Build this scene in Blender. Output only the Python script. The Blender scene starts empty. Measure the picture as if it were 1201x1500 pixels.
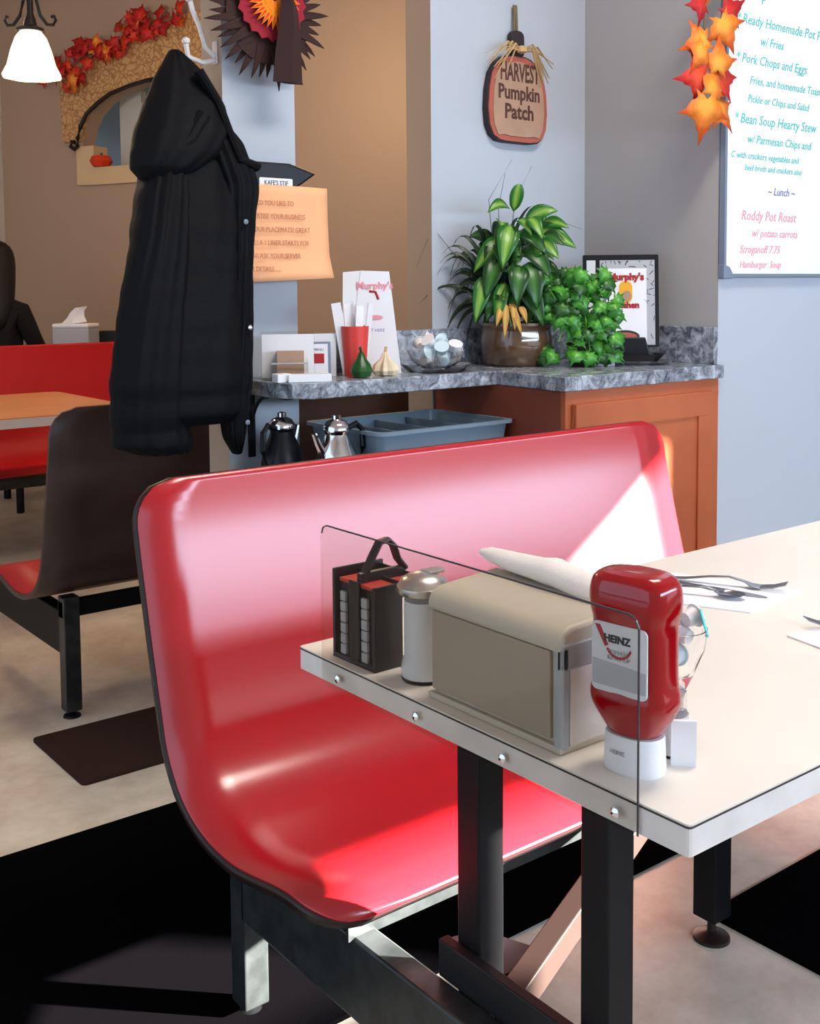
import bpy, bmesh, math, random
from mathutils import Vector, Matrix, noise

S = bpy.context.scene
C = S.collection
PI = math.pi
R = math.radians
rnd = random.Random(7)

# ------------------------------------------------------------------ camera
cam_d = bpy.data.cameras.new('camera')
cam_d.sensor_fit = 'HORIZONTAL'; cam_d.sensor_width = 36.0
cam_d.lens = 1629.0 / 1201.0 * 36.0
cam_d.shift_y = -(750.0 - 535.0) / 1201.0
cam_d.clip_start = 0.02
cam = bpy.data.objects.new('camera', cam_d); C.objects.link(cam)
cR = Vector((0.78743014, -0.61635411, -0.00783474)); cU = Vector((0.04918529, 0.0501572, 0.99752948)); cF = Vector((0.61443842, 0.78587014, -0.06981085))
m = Matrix((cR, cU, -cF)).transposed().to_4x4(); m.translation = Vector((-0.79670266, -0.61376753, 1.238))
cam.matrix_world = m
S.camera = cam
S.view_settings.view_transform = 'Standard'; S.view_settings.look = 'None'
S.view_settings.gamma = 1.0; S.view_settings.use_curve_mapping = False
S.view_settings.exposure = 0.0

# ------------------------------------------------------------------ world and lights
W = bpy.data.worlds.new('sky'); S.world = W; W.use_nodes = True
wn = W.node_tree; bg = wn.nodes['Background']
bg.inputs['Color'].default_value = (0.62, 0.78, 1.0, 1); bg.inputs['Strength'].default_value = 1.6
def light(name, kind, loc, power, color, rot=None, size=None, size_y=None, radius=None):
    l = bpy.data.lights.new(name, kind); l.energy = power; l.color = color
    if kind == 'AREA':
        l.shape = 'RECTANGLE'; l.size = size; l.size_y = size_y
    if radius is not None and kind in ('POINT', 'SPOT'): l.shadow_soft_size = radius
    o = bpy.data.objects.new(name, l); C.objects.link(o); o.location = loc
    if rot: o.rotation_euler = rot
    return o
sun_dir = Vector((0.70, -0.70, 0.0)).normalized() * math.cos(R(18)) + Vector((0, 0, math.sin(R(18))))
sun = light('sun', 'SUN', (4, -4, 3), 110.0, (1.0, 0.95, 0.88))
sun.rotation_euler = sun_dir.to_track_quat('Z', 'Y').to_euler(); sun.data.angle = R(0.9)
# daylight entering through the panes of the front window
day = light('window_daylight', 'AREA', (2.3, -1.86, 1.47), 100.0, (0.60, 0.77, 1.0), (R(90), 0, R(180)), 5.0, 0.28)
day.rotation_euler = Vector((0, -1, 0)).to_track_quat('Z', 'Y').to_euler()
day2 = light('window_daylight_low', 'AREA', (2.9, -1.86, 0.95), 9.0, (0.82, 0.91, 1.0), None, 3.6, 0.7)
day2.rotation_euler = Vector((0, -1, 0)).to_track_quat('Z', 'Y').to_euler()
# added warm fill points lighting the back room, no fixtures built
light('back_room_fill', 'POINT', (0.6, 4.2, 2.35), 36.0, (1.0, 0.74, 0.48), radius=0.15)
light('back_room_fill', 'POINT', (2.4, 4.0, 2.35), 18.0, (1.0, 0.74, 0.48), radius=0.15)
cl = light('front_room_fill', 'AREA', (1.0, 0.2, 3.2), 52.0, (1.0, 0.94, 0.86), (0, 0, 0), 1.2, 0.6)  # added overhead fill to lift the tabletop and walls, no fixture

# ------------------------------------------------------------------ materials
def mat(name, col, rough=0.6, metal=0.0, spec=0.5, bump=0.0, bscale=60, var=0.0, vscale=4, coat=0.0, emit=None, estr=0, trans=0, ior=1.45, alpha=1.0, col2=None, sheen=0.0):
    M = bpy.data.materials.new(name); M.use_nodes = True
    n = M.node_tree.nodes; l = M.node_tree.links; b = n['Principled BSDF']
    b.inputs['Base Color'].default_value = (*col, 1); b.inputs['Roughness'].default_value = rough
    b.inputs['Metallic'].default_value = metal; b.inputs['Specular IOR Level'].default_value = spec
    b.inputs['Coat Weight'].default_value = coat; b.inputs['IOR'].default_value = ior
    b.inputs['Transmission Weight'].default_value = trans; b.inputs['Alpha'].default_value = alpha
    if sheen: b.inputs['Sheen Weight'].default_value = sheen
    if emit: b.inputs['Emission Color'].default_value = (*emit, 1); b.inputs['Emission Strength'].default_value = estr
    tc = n.new('ShaderNodeTexCoord')
    if var > 0 or col2:
        t = n.new('ShaderNodeTexNoise'); t.inputs['Scale'].default_value = vscale; t.inputs['Detail'].default_value = 6
        l.new(tc.outputs['Object'], t.inputs['Vector'])
        r = n.new('ShaderNodeValToRGB'); l.new(t.outputs['Fac'], r.inputs['Fac'])
        c2 = col2 if col2 else tuple(min(1, c * (1 + var)) for c in col)
        c1 = col if col2 else tuple(c * (1 - var) for c in col)
        r.color_ramp.elements[0].color = (*c1, 1); r.color_ramp.elements[1].color = (*c2, 1)
        r.color_ramp.elements[0].position = 0.36; r.color_ramp.elements[1].position = 0.64
        l.new(r.outputs['Color'], b.inputs['Base Color'])
    if bump > 0:
        t = n.new('ShaderNodeTexNoise'); t.inputs['Scale'].default_value = bscale; t.inputs['Detail'].default_value = 4
        l.new(tc.outputs['Object'], t.inputs['Vector'])
        bp = n.new('ShaderNodeBump'); bp.inputs['Strength'].default_value = bump; bp.inputs['Distance'].default_value = 0.01
        l.new(t.outputs['Fac'], bp.inputs['Height']); l.new(bp.outputs['Normal'], b.inputs['Normal'])
    return M
def s(r, g, b):   # sRGB 0-255 -> linear
    f = lambda c: (c / 255 / 12.92) if c / 255 <= 0.04045 else ((c / 255 + 0.055) / 1.055) ** 2.4
    return (f(r), f(g), f(b))

M = {}
M['wall_blue'] = mat('painted wall pale blue grey', s(184, 191, 200), 0.75, bump=0.05, bscale=180, spec=0.3)
M['wall_grey_shade'] = mat('wall grey with shade in it', s(176, 172, 170), 0.8, bump=0.05, bscale=180, spec=0.3)  # shade of faces turned from the window put into the grey
M['wall_tan'] = mat('painted wall tan', s(180, 158, 138), 0.8, bump=0.05, bscale=120, spec=0.3)
M['wall_white'] = mat('painted wall off white', s(205, 205, 200), 0.8)
M['ceiling'] = mat('ceiling paint', s(205, 180, 168), 0.9)
M['red'] = mat('red laminate', (0.46, 0.009, 0.016), 0.23, spec=0.85, ior=1.5)
M['red_dull'] = mat('red laminate worn', (0.50, 0.008, 0.012), 0.42, spec=0.5)
M['brown'] = mat('dark brown laminate', s(74, 56, 50), 0.38, spec=0.5, var=0.12, vscale=8)
M['ply'] = mat('dark plywood edge', s(38, 22, 20), 0.4)
M['black_metal'] = mat('black painted steel', s(14, 14, 17), 0.5, spec=0.25)
M['steel_worn'] = mat('worn dark steel', s(58, 62, 62), 0.36, metal=0.5, var=0.25, vscale=30)
M['chrome'] = mat('chrome', (0.82, 0.82, 0.84), 0.12, metal=1.0)
M['brushed'] = mat('brushed steel', (0.62, 0.60, 0.58), 0.3, metal=1.0)
M['table'] = mat('cream table laminate', s(232, 224, 212), 0.34, spec=0.5, var=0.04, vscale=3)
M['table_edge'] = mat('cream table edge', s(226, 219, 212), 0.4, var=0.08, vscale=14)
M['seam'] = mat('dark laminate seam', s(60, 50, 46), 0.6)
M['table_wood'] = mat('tan table laminate', s(214, 150, 104), 0.4, var=0.06)
M['plastic_beige'] = mat('beige plastic', s(196, 186, 168), 0.42)
M['taupe'] = mat('taupe plastic panel', s(166, 152, 134), 0.35)
M['gap'] = mat('dark gap', s(30, 26, 24), 0.8)
M['clearish'] = mat('smoky clear plastic', s(200, 202, 206), 0.2, trans=0.35, ior=1.2)
M['caddy'] = mat('dark maroon plastic', s(28, 9, 14), 0.3)
M['packet_grey'] = mat('grey sweetener packets', s(170, 165, 165), 0.6)
M['packet_red'] = mat('red sweetener packets', s(196, 60, 46), 0.6)
M['sugar'] = mat('white sugar', s(250, 250, 250), 0.9)
M['glass'] = mat('clear glass', (1, 1, 1), 0.03, trans=1.0, ior=1.25)
M['ketchup'] = mat('red ketchup bottle', s(156, 5, 14), 0.14, spec=0.6, coat=0.2)
M['white_plastic'] = mat('white plastic', s(238, 238, 240), 0.35)
M['paper'] = mat('white paper', s(236, 236, 238), 0.8)
M['paper_off'] = mat('off white paper napkin', s(232, 224, 216), 0.85, bump=0.1, bscale=200)
M['label'] = mat('bottle label', s(216, 216, 218), 0.4)
M['label_grey'] = mat('label grey', s(176, 178, 182), 0.4)
M['ink'] = mat('black ink', s(40, 34, 34), 0.6)
M['ink_brown'] = mat('brown ink', s(84, 52, 44), 0.7)
M['ink_red'] = mat('red ink', s(170, 24, 36), 0.6)
M['ink_teal'] = mat('teal marker', s(70, 190, 180), 0.6)
M['ink_pink'] = mat('pink marker', s(240, 150, 160), 0.6)
M['ink_purple'] = mat('purple marker', s(120, 110, 170), 0.6)
M['ink_orange'] = mat('faded brown ink', s(188, 122, 92), 0.7)
M['yellow'] = mat('yellow print', s(236, 170, 40), 0.6)
M['orange_paper'] = mat('orange paper', s(250, 184, 134), 0.8)
M['teal'] = mat('teal print', s(80, 205, 205), 0.5)
M['creamer'] = mat('pale blue creamer cups', s(206, 226, 234), 0.45)
M['black_plastic'] = mat('black plastic', s(14, 16, 22), 0.35, spec=0.35)
M['black_matte'] = mat('black matte', s(14, 13, 15), 0.6)
M['mat'] = mat('black floor mat', s(8, 7, 9), 0.95, bump=0.15, bscale=500, spec=0.0)
M['mat_brown'] = mat('dark brown floor mat', s(58, 42, 36), 0.95, bump=0.4, bscale=400, spec=0.1)
M['coat'] = mat('black quilted nylon', s(7, 7, 11), 0.7, spec=0.2, bump=0.25, bscale=40)
M['cream_frame'] = mat('cream window frame', s(216, 192, 150), 0.6)
M['white_metal'] = mat('white enamel', s(232, 226, 220), 0.35)
M['pumpkin'] = mat('orange pumpkin', s(220, 60, 24), 0.5)
M['iron'] = mat('dark wrought iron', s(34, 20, 16), 0.45)
M['stone'] = mat('textured stone panel', s(198, 162, 112), 0.9)
M['sign_edge'] = mat('terracotta edge', s(176, 92, 76), 0.7)
M['sign_face'] = mat('tan sign face', s(176, 142, 118), 0.75, var=0.06, vscale=12)
M['sign_dark'] = mat('dark bronze', s(44, 36, 38), 0.6)
M['raffia'] = mat('raffia straw', s(206, 174, 122), 0.8)
M['twine'] = mat('twine', s(120, 104, 76), 0.9)
M['tub'] = mat('grey blue plastic tub', s(122, 142, 156), 0.4)
M['wood'] = mat('orange cherry wood', s(166, 84, 48), 0.38, col2=s(186, 102, 62), vscale=3, spec=0.4)
M['wood_dark'] = mat('cherry wood side panel', s(128, 62, 44), 0.4)
M['pot'] = mat('brown glazed ceramic', s(92, 66, 44), 0.12, spec=0.8, coat=0.6, var=0.2, vscale=9)
M['soil'] = mat('potting soil', s(42, 30, 22), 0.95)
M['gourd_green'] = mat('dark green gourd', s(34, 84, 36), 0.3, var=0.3, vscale=20)
M['gourd_cream'] = mat('cream gourd', s(226, 208, 176), 0.5, var=0.1, vscale=20)
M['red_cup'] = mat('red plastic cup', s(220, 66, 58), 0.35)
M['hair'] = mat('dark hair', s(16, 11, 11), 0.6)
M['cloth_black'] = mat('black cloth', s(12, 9, 9), 0.9)
M['skin'] = mat('skin', s(190, 140, 116), 0.5)
M['board'] = mat('glossy whiteboard', s(246, 248, 250), 0.25)
M['board_frame'] = mat('grey whiteboard frame', s(120, 132, 150), 0.4)
M['fan_brown'] = mat('dark brown tissue paper', s(52, 28, 24), 0.85)
M['fan_maroon'] = mat('maroon tissue paper', s(150, 28, 44), 0.85)
M['fan_green'] = mat('green tissue paper', s(56, 92, 48), 0.85)
M['winglass'] = mat('grey green reflective pane', s(70, 78, 72), 0.12, spec=0.7)

def leaf_mat(name, edge, mid, rough=0.32, trans=0.0):
    Mt = mat(name, edge, rough); n = Mt.node_tree.nodes; l = Mt.node_tree.links; b = n['Principled BSDF']
    uv = n.new('ShaderNodeUVMap'); sp = n.new('ShaderNodeSeparateXYZ'); l.new(uv.outputs[0], sp.inputs[0])
    t = n.new('ShaderNodeTexNoise'); t.inputs['Scale'].default_value = 6; l.new(uv.outputs[0], t.inputs['Vector'])
    ma = n.new('ShaderNodeMath'); ma.operation = 'MULTIPLY_ADD'; l.new(t.outputs['Fac'], ma.inputs[0]); ma.inputs[1].default_value = 0.5
    l.new(sp.outputs['X'], ma.inputs[2])
    r = n.new('ShaderNodeValToRGB'); l.new(ma.outputs[0], r.inputs['Fac'])
    r.color_ramp.elements[0].color = (*mid, 1); r.color_ramp.elements[0].position = 0.35
    r.color_ramp.elements[1].color = (*edge, 1); r.color_ramp.elements[1].position = 0.85
    l.new(r.outputs['Color'], b.inputs['Base Color'])
    return Mt
M['leaf_dumb'] = leaf_mat('variegated green leaf', s(38, 104, 30), s(132, 176, 70))
M['leaf_deep'] = leaf_mat('deep green leaf', s(22, 66, 22), s(60, 112, 44))
M['leaf_ivy'] = leaf_mat('bright green ivy leaf', s(40, 116, 32), s(92, 166, 56))
M['leaf_dark'] = leaf_mat('dark strap leaf', s(20, 40, 22), s(40, 66, 34))
M['leaf_dry'] = leaf_mat('dry yellow leaf', s(190, 140, 60), s(214, 170, 90), 0.6)
M['leaf_red'] = leaf_mat('red silk leaf', s(196, 24, 26), s(220, 70, 30), 0.6)
M['leaf_orange'] = leaf_mat('orange silk leaf', s(222, 92, 24), s(240, 160, 50), 0.6)
M['leaf_crimson'] = leaf_mat('crimson silk leaf', s(170, 14, 24), s(200, 40, 30), 0.6)
M['petal'] = leaf_mat('orange and red tissue paper', s(250, 140, 20), s(220, 24, 10), 0.8)

# floor: mottled beige vinyl tiles
def floor_mat():
    Mt = mat('mottled beige vinyl floor', s(196, 186, 168), 0.38, spec=0.4); n = Mt.node_tree.nodes; l = Mt.node_tree.links; b = n['Principled BSDF']
    tc = n.new('ShaderNodeTexCoord'); t = n.new('ShaderNodeTexNoise'); t.inputs['Scale'].default_value = 5; t.inputs['Detail'].default_value = 9; t.inputs['Roughness'].default_value = 0.7
    l.new(tc.outputs['Object'], t.inputs['Vector']); r = n.new('ShaderNodeValToRGB'); l.new(t.outputs['Fac'], r.inputs['Fac'])
    r.color_ramp.elements[0].color = (*s(190, 176, 156), 1); r.color_ramp.elements[0].position = 0.3
    r.color_ramp.elements[1].color = (*s(226, 218, 202), 1); r.color_ramp.elements[1].position = 0.65
    l.new(r.outputs['Color'], b.inputs['Base Color']); return Mt
M['floor'] = floor_mat()
def granite():
    Mt = mat('grey blue granite laminate', s(110, 120, 132), 0.22, spec=0.6); n = Mt.node_tree.nodes; l = Mt.node_tree.links; b = n['Principled BSDF']
    tc = n.new('ShaderNodeTexCoord'); t = n.new('ShaderNodeTexNoise'); t.inputs['Scale'].default_value = 26; t.inputs['Detail'].default_value = 8; t.inputs['Roughness'].default_value = 0.75; t.inputs['Distortion'].default_value = 0.8
    l.new(tc.outputs['Object'], t.inputs['Vector']); r = n.new('ShaderNodeValToRGB'); l.new(t.outputs['Fac'], r.inputs['Fac'])
    e = r.color_ramp.elements; e[0].color = (*s(70, 72, 80), 1); e[0].position = 0.36; e[1].color = (*s(204, 212, 222), 1); e[1].position = 0.66
    x = e.new(0.5); x.color = (*s(136, 142, 152), 1)
    l.new(r.outputs['Color'], b.inputs['Base Color']); return Mt
M['granite'] = granite()
def stone():
    Mt = M['stone']; n = Mt.node_tree.nodes; l = Mt.node_tree.links; b = n['Principled BSDF']
    tc = n.new('ShaderNodeTexCoord'); t = n.new('ShaderNodeTexVoronoi'); t.feature = 'DISTANCE_TO_EDGE'; t.inputs['Scale'].default_value = 30
    no = n.new('ShaderNodeTexNoise'); no.inputs['Scale'].default_value = 9; mx = n.new('ShaderNodeMixRGB'); mx.inputs[0].default_value = 0.12
    l.new(tc.outputs['Object'], no.inputs['Vector']); l.new(tc.outputs['Object'], mx.inputs[1]); l.new(no.outputs['Color'], mx.inputs[2]); l.new(mx.outputs[0], t.inputs['Vector'])
    r = n.new('ShaderNodeValToRGB'); l.new(t.outputs['Distance'], r.inputs['Fac'])
    r.color_ramp.elements[0].color = (*s(158, 114, 76), 1); r.color_ramp.elements[1].color = (*s(206, 168, 116), 1); r.color_ramp.elements[1].position = 0.16
    l.new(r.outputs['Color'], b.inputs['Base Color'])
stone()
def lampshade():
    Mt = bpy.data.materials.new('frosted glass lamp shade'); Mt.use_nodes = True
    b = Mt.node_tree.nodes['Principled BSDF']; b.inputs['Base Color'].default_value = (1, 0.9, 0.75, 1); b.inputs['Roughness'].default_value = 0.5
    b.inputs['Emission Color'].default_value = (1, 0.80, 0.52, 1); b.inputs['Emission Strength'].default_value = 1.5
    return Mt
M['shade'] = lampshade()
M['bulb'] = mat('lit bulb', (1, 1, 1), 0.5, emit=(1, 0.86, 0.62), estr=12)
def acrylic():
    Mt = bpy.data.materials.new('clear acrylic'); Mt.use_nodes = True; n = Mt.node_tree.nodes; l = Mt.node_tree.links
    for x in list(n):
        if x.type != 'OUTPUT_MATERIAL': n.remove(x)
    out = [x for x in n if x.type == 'OUTPUT_MATERIAL'][0]
    tr = n.new('ShaderNodeBsdfTransparent'); tr.inputs[0].default_value = (0.93, 0.92, 0.90, 1)
    gl = n.new('ShaderNodeBsdfGlossy'); gl.inputs['Roughness'].default_value = 0.05
    mx = n.new('ShaderNodeMixShader'); mx.inputs[0].default_value = 0.02; l.new(tr.outputs[0], mx.inputs[1]); l.new(gl.outputs[0], mx.inputs[2]); l.new(mx.outputs[0], out.inputs[0])
    return Mt
M['acrylic'] = acrylic()
M['acrylic_edge'] = mat('dark polished acrylic edge', s(70, 66, 70), 0.2)

# ------------------------------------------------------------------ mesh builder
class MB:
    def __init__(self): self.bm = bmesh.new(); self.bm.loops.layers.uv.new('UVMap')
    def _x(self, vs, mtx):
        if mtx is not None: bmesh.ops.transform(self.bm, matrix=mtx, verts=vs)
    def box(self, x0, x1, y0, y1, z0, z1, mtx=None):
        b = self.bm; v = [b.verts.new((x, y, z)) for z in (z0, z1) for y in (y0, y1) for x in (x0, x1)]
        for f in ((0, 2, 3, 1), (4, 5, 7, 6), (0, 1, 5, 4), (2, 6, 7, 3), (0, 4, 6, 2), (1, 3, 7, 5)): b.faces.new([v[i] for i in f])
        self._x(v, mtx); return self
    def prism(self, pts, a, b_, axis='z', mtx=None):
        """polygon pts (u,v) extruded from a to b along axis; for z:(u,v)=(x,y), y:(x,z), x:(y,z)"""
        b = self.bm
        def P(u, v, w): return {'z': (u, v, w), 'y': (u, w, v), 'x': (w, u, v)}[axis]
        A = [b.verts.new(P(u, v, a)) for u, v in pts]; B = [b.verts.new(P(u, v, b_)) for u, v in pts]; n = len(pts)
        for i in range(n): b.faces.new((A[i], A[(i + 1) % n], B[(i + 1) % n], B[i]))
        b.faces.new(A[::-1]); b.faces.new(B)
        self._x(A + B, mtx); return self
    def lathe(self, prof, n=32, mtx=None, sx=1, sy=1, fn=None):
        b = self.bm; rings = []; allv = []
        for r, z in prof:
            if r < 1e-5: vs = [b.verts.new((0, 0, z))]
            else: vs = [b.verts.new((r * sx * (fn(a, z) if fn else 1) * math.cos(a), r * sy * (fn(a, z) if fn else 1) * math.sin(a), z)) for a in (2 * PI * i / n for i in range(n))]
            rings.append(vs); allv += vs
        for A, B in zip(rings, rings[1:]):
            if len(A) == 1 and len(B) == 1: continue
            for i in range(n):
                j = (i + 1) % n
                if len(A) == 1: b.faces.new((A[0], B[j], B[i]))
                elif len(B) == 1: b.faces.new((A[i], A[j], B[0]))
                else: b.faces.new((A[i], A[j], B[j], B[i]))
        self._x(allv, mtx); return self
    def tube(self, pts, r, n=10, mtx=None, flat=1.0, taper=None):
        b = self.bm; pts = [Vector(p) for p in pts]; rings = []; allv = []
        up = Vector((0, 0, 1))
        for i, p in enumerate(pts):
            t = (pts[min(i + 1, len(pts) - 1)] - pts[max(i - 1, 0)]).normalized()
            ref = up if abs(t.dot(up)) < 0.95 else Vector((1, 0, 0))
            a = t.cross(ref).normalized(); c = a.cross(t).normalized()
            rr = r * (taper[i] if taper else 1)
            vs = [b.verts.new(p + a * rr * math.cos(k * 2 * PI / n) + c * rr * flat * math.sin(k * 2 * PI / n)) for k in range(n)]
            rings.append(vs); allv += vs
        for A, B in zip(rings, rings[1:]):
            for i in range(n): b.faces.new((A[i], A[(i + 1) % n], B[(i + 1) % n], B[i]))
        b.faces.new(rings[0][::-1]); b.faces.new(rings[-1])
        self._x(allv, mtx); return self
    def bar(self, p0, p1, w, h, roll_up=(0, 0, 1)):
        p0 = Vector(p0); p1 = Vector(p1); t = (p1 - p0); L = t.length; t.normalize(); u = Vector(roll_up); a = t.cross(u).normalized(); c = a.cross(t).normalized()
        b = self.bm; v = [b.verts.new(p + a * sa * w / 2 + c * sc * h / 2) for p in (p0, p1) for sc in (-1, 1) for sa in (-1, 1)]
        for f in ((0, 2, 3, 1), (4, 5, 7, 6), (0, 1, 5, 4), (2, 6, 7, 3), (0, 4, 6, 2), (1, 3, 7, 5)): b.faces.new([v[i] for i in f])
        return self
    def loft(self, secs, cap=True):
        b = self.bm; rings = [[b.verts.new(p) for p in s_] for s_ in secs]; n = len(rings[0])
        for A, B in zip(rings, rings[1:]):
            for i in range(n): b.faces.new((A[i], A[(i + 1) % n], B[(i + 1) % n], B[i]))
        if cap: b.faces.new(rings[0][::-1]); b.faces.new(rings[-1])
        return self
    def blade(self, base, tip, width, bend=(0, 0, 0), shape='oval', nrm=None, n=8, fold=0.25):
        """leaf as a folded strip from base to tip, UV.x = distance from midrib"""
        b = self.bm; uv = b.loops.layers.uv.active; base = Vector(base); tip = Vector(tip); bend = Vector(bend)
        t = (tip - base).normalized(); nr = Vector(nrm) if nrm else Vector((0, 0, 1))
        a = t.cross(nr)
        if a.length < 0.1: a = t.cross(Vector((1, 0, 0)))
        a.normalize(); up = a.cross(t).normalized(); rows = []
        for i in range(n + 1):
            k = i / n; p = base.lerp(tip, k) + bend * (4 * k * (1 - k))
            if shape == 'oval': w = math.sin(PI * min(1, k ** 0.8)) ** 0.75 * (1 - 0.25 * k)
            elif shape == 'strap': w = (1 - k) ** 0.6 * min(1, 0.5 + 3 * k)
            else: w = math.sin(PI * k ** 0.6) ** 0.9
            w = max(w, 0.02) * width / 2
            rows.append([(b.verts.new(p + a * w * q + up * abs(q) * w * fold), abs(q)) for q in (-1, -0.5, 0, 0.5, 1)])
        for A, B in zip(rows, rows[1:]):
            for i in range(4):
                q = (A[i], A[i + 1], B[i + 1], B[i]); f = b.faces.new([v for v, _ in q])
                for lp, (_, uu) in zip(f.loops, q): lp[uv].uv = (uu, 0.5)
        return self
    def maple(self, center, size, ax, nr, lobes=5, curl=0.15, depth=0.45):
        """lobed leaf; ax = direction of the main lobe, nr = facing"""
        b = self.bm; uv = b.loops.layers.uv.active; c = Vector(center); nr = Vector(nr).normalized(); ax = Vector(ax); ax = (ax - nr * ax.dot(nr)).normalized(); sd = nr.cross(ax)
        pts = []; ang = [-140, -72, 0, 72, 140] if lobes == 5 else [-100, 0, 100]; ln = [0.55, 0.85, 1.0, 0.85, 0.55] if lobes == 5 else [0.8, 1, 0.8]
        for i, (a, l_) in enumerate(zip(ang, ln)):
            for da, f in ((-17, 0.62), (-9, 0.66), (0, 1.0), (9, 0.66), (17, 0.62)): pts.append((a + da, l_ * f))
            if i < len(ang) - 1: pts.append(((a + ang[i + 1]) / 2, depth))
        pts.append((180, 0.18)); vc = b.verts.new(c); vs = []
        for a, l_ in pts:
            p = c + (ax * math.cos(R(a)) + sd * math.sin(R(a))) * l_ * size - nr * curl * size * l_ * l_
            vs.append((b.verts.new(p), l_))
        for i in range(len(vs)):
            A = vs[i]; B = vs[(i + 1) % len(vs)]; f = b.faces.new((vc, A[0], B[0]))
            for lp, uu in zip(f.loops, (0, A[1], B[1])): lp[uv].uv = (uu, 0.3)
        return self
    def build(self, name, m_, parent=None, smooth=True, bevel=0, seg=2, solid=0, sub=0, loc=None, autosmooth=35):
        b = self.bm; bmesh.ops.remove_doubles(b, verts=b.verts, dist=1e-6)
        if not solid: bmesh.ops.recalc_face_normals(b, faces=b.faces)
        me = bpy.data.meshes.new(name); b.to_mesh(me); b.free()
        o = bpy.data.objects.new(name, me); C.objects.link(o)
        for x in (m_ if isinstance(m_, list) else [m_]): me.materials.append(x)
        if parent is not None: o.parent = parent
        if loc: o.location = loc
        if solid: x = o.modifiers.new('t', 'SOLIDIFY'); x.thickness = solid; x.offset = 0
        if bevel: x = o.modifiers.new('b', 'BEVEL'); x.width = bevel; x.segments = seg; x.limit_method = 'ANGLE'; x.angle_limit = R(40)
        if sub: x = o.modifiers.new('s', 'SUBSURF'); x.levels = sub; x.render_levels = sub
        if smooth:
            me.polygons.foreach_set('use_smooth', [True] * len(me.polygons))
            me.set_sharp_from_angle(angle=R(autosmooth))
        return o

def thing(name, label, cat, loc=(0, 0, 0), rz=0, group=None):
    o = bpy.data.objects.new(name, None); C.objects.link(o); o.location = loc; o.rotation_euler = (0, 0, R(rz)); o.empty_display_size = 0.05
    return tag(o, label, cat, group)
def tag(o, label, cat, group=None):
    o['label'] = label; o['category'] = cat
    if group: o['group'] = group
    return o
def struct(o): o['kind'] = 'structure'; return o
def text(name, body, size, m_, parent, loc, rot=(90, 0, 0), bold=0.0, align='CENTER', sx=1.0, space=1.0, shear=0.0):
    cu = bpy.data.curves.new(name, 'FONT'); cu.body = body; cu.size = size; cu.align_x = align; cu.extrude = 0.0004; cu.offset = bold; cu.space_line = space; cu.resolution_u = 2; cu.shear = shear
    t = bpy.data.objects.new(name, cu); C.objects.link(t); bpy.context.view_layer.update()
    me = bpy.data.meshes.new_from_object(t.evaluated_get(bpy.context.evaluated_depsgraph_get())); bpy.data.objects.remove(t)
    o = bpy.data.objects.new(name, me); C.objects.link(o); me.materials.clear(); me.materials.append(m_)
    o.parent = parent; o.location = loc; o.rotation_euler = tuple(R(a) for a in rot); o.scale = (sx, 1, 1)
    return o
def rrect(x0, x1, y0, y1, r, n=5):
    p = []
    for cx, cy, a0 in ((x1 - r, y1 - r, 0), (x0 + r, y1 - r, 90), (x0 + r, y0 + r, 180), (x1 - r, y0 + r, 270)):
        for i in range(n + 1): a = R(a0 + 90 * i / n); p.append((cx + r * math.cos(a), cy + r * math.sin(a)))
    return p

# ================================================================== THE SETTING
CZ = 3.3
struct(MB().box(-4, 7, -2.2, 9.5, -0.1, 0).build('floor', M['floor'], smooth=False))
struct(MB().box(-4, 7, -2.2, 9.5, CZ, CZ + 0.1).build('ceiling', M['ceiling'], smooth=False))
# front wall with the big window behind the camera's right shoulder
fw = MB()
fw.box(-4, 1.1, -2.05, -1.95, 0, CZ); fw.box(5.2, 7, -2.05, -1.95, 0, CZ)
fw.box(1.1, 5.2, -2.05, -1.95, 0, 0.55); fw.box(1.1, 5.2, -2.05, -1.95, 2.4, CZ)
struct(fw.build('wall_front', M['wall_white'], smooth=False))
wf = MB()
for x in (1.1, 3.72, 5.15): wf.box(x, x + 0.05, -2.01, -1.97, 0.55, 2.4)
for z in (0.55, 2.35): wf.box(1.1, 5.2, -2.01, -1.97, z, z + 0.05)
struct(wf.build('window_1', M['white_metal'], smooth=False))
sb = MB(); sb.prism([(1.12, 2.12), (1.12, 1.66), (4.15, 1.66), (4.15, 2.03), (4.35, 2.13), (4.62, 2.28), (4.62, 2.40), (1.12, 2.40)], -2.02, -2.015, 'y')  # unseen sheet added to stop sun, slanted edge aims the bench wedge
tag(sb.build('upper_sun_blocker', M['paper'], smooth=False), 'white blind added to stop sun at the upper part of the front window', 'blocker')
cc = MB(); cc.prism([(1.12, 0.56), (5.18, 0.56), (5.18, 1.88), (3.38, 1.88), (3.38, 1.36), (2.68, 1.36), (2.68, 1.70), (1.12, 1.70)], -2.035, -2.03, 'y')  # added unseen sheet, its notch lets a sun strip reach seat and post
tag(cc.build('lower_sun_gobo', M['paper'], smooth=False), 'white curtain added to shape sun at the lower part of the front window', 'gobo')
struct(MB().box(6.0, 6.1, -2.2, 9.5, 0, CZ).build('wall_right', M['wall_white'], smooth=False))
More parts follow.
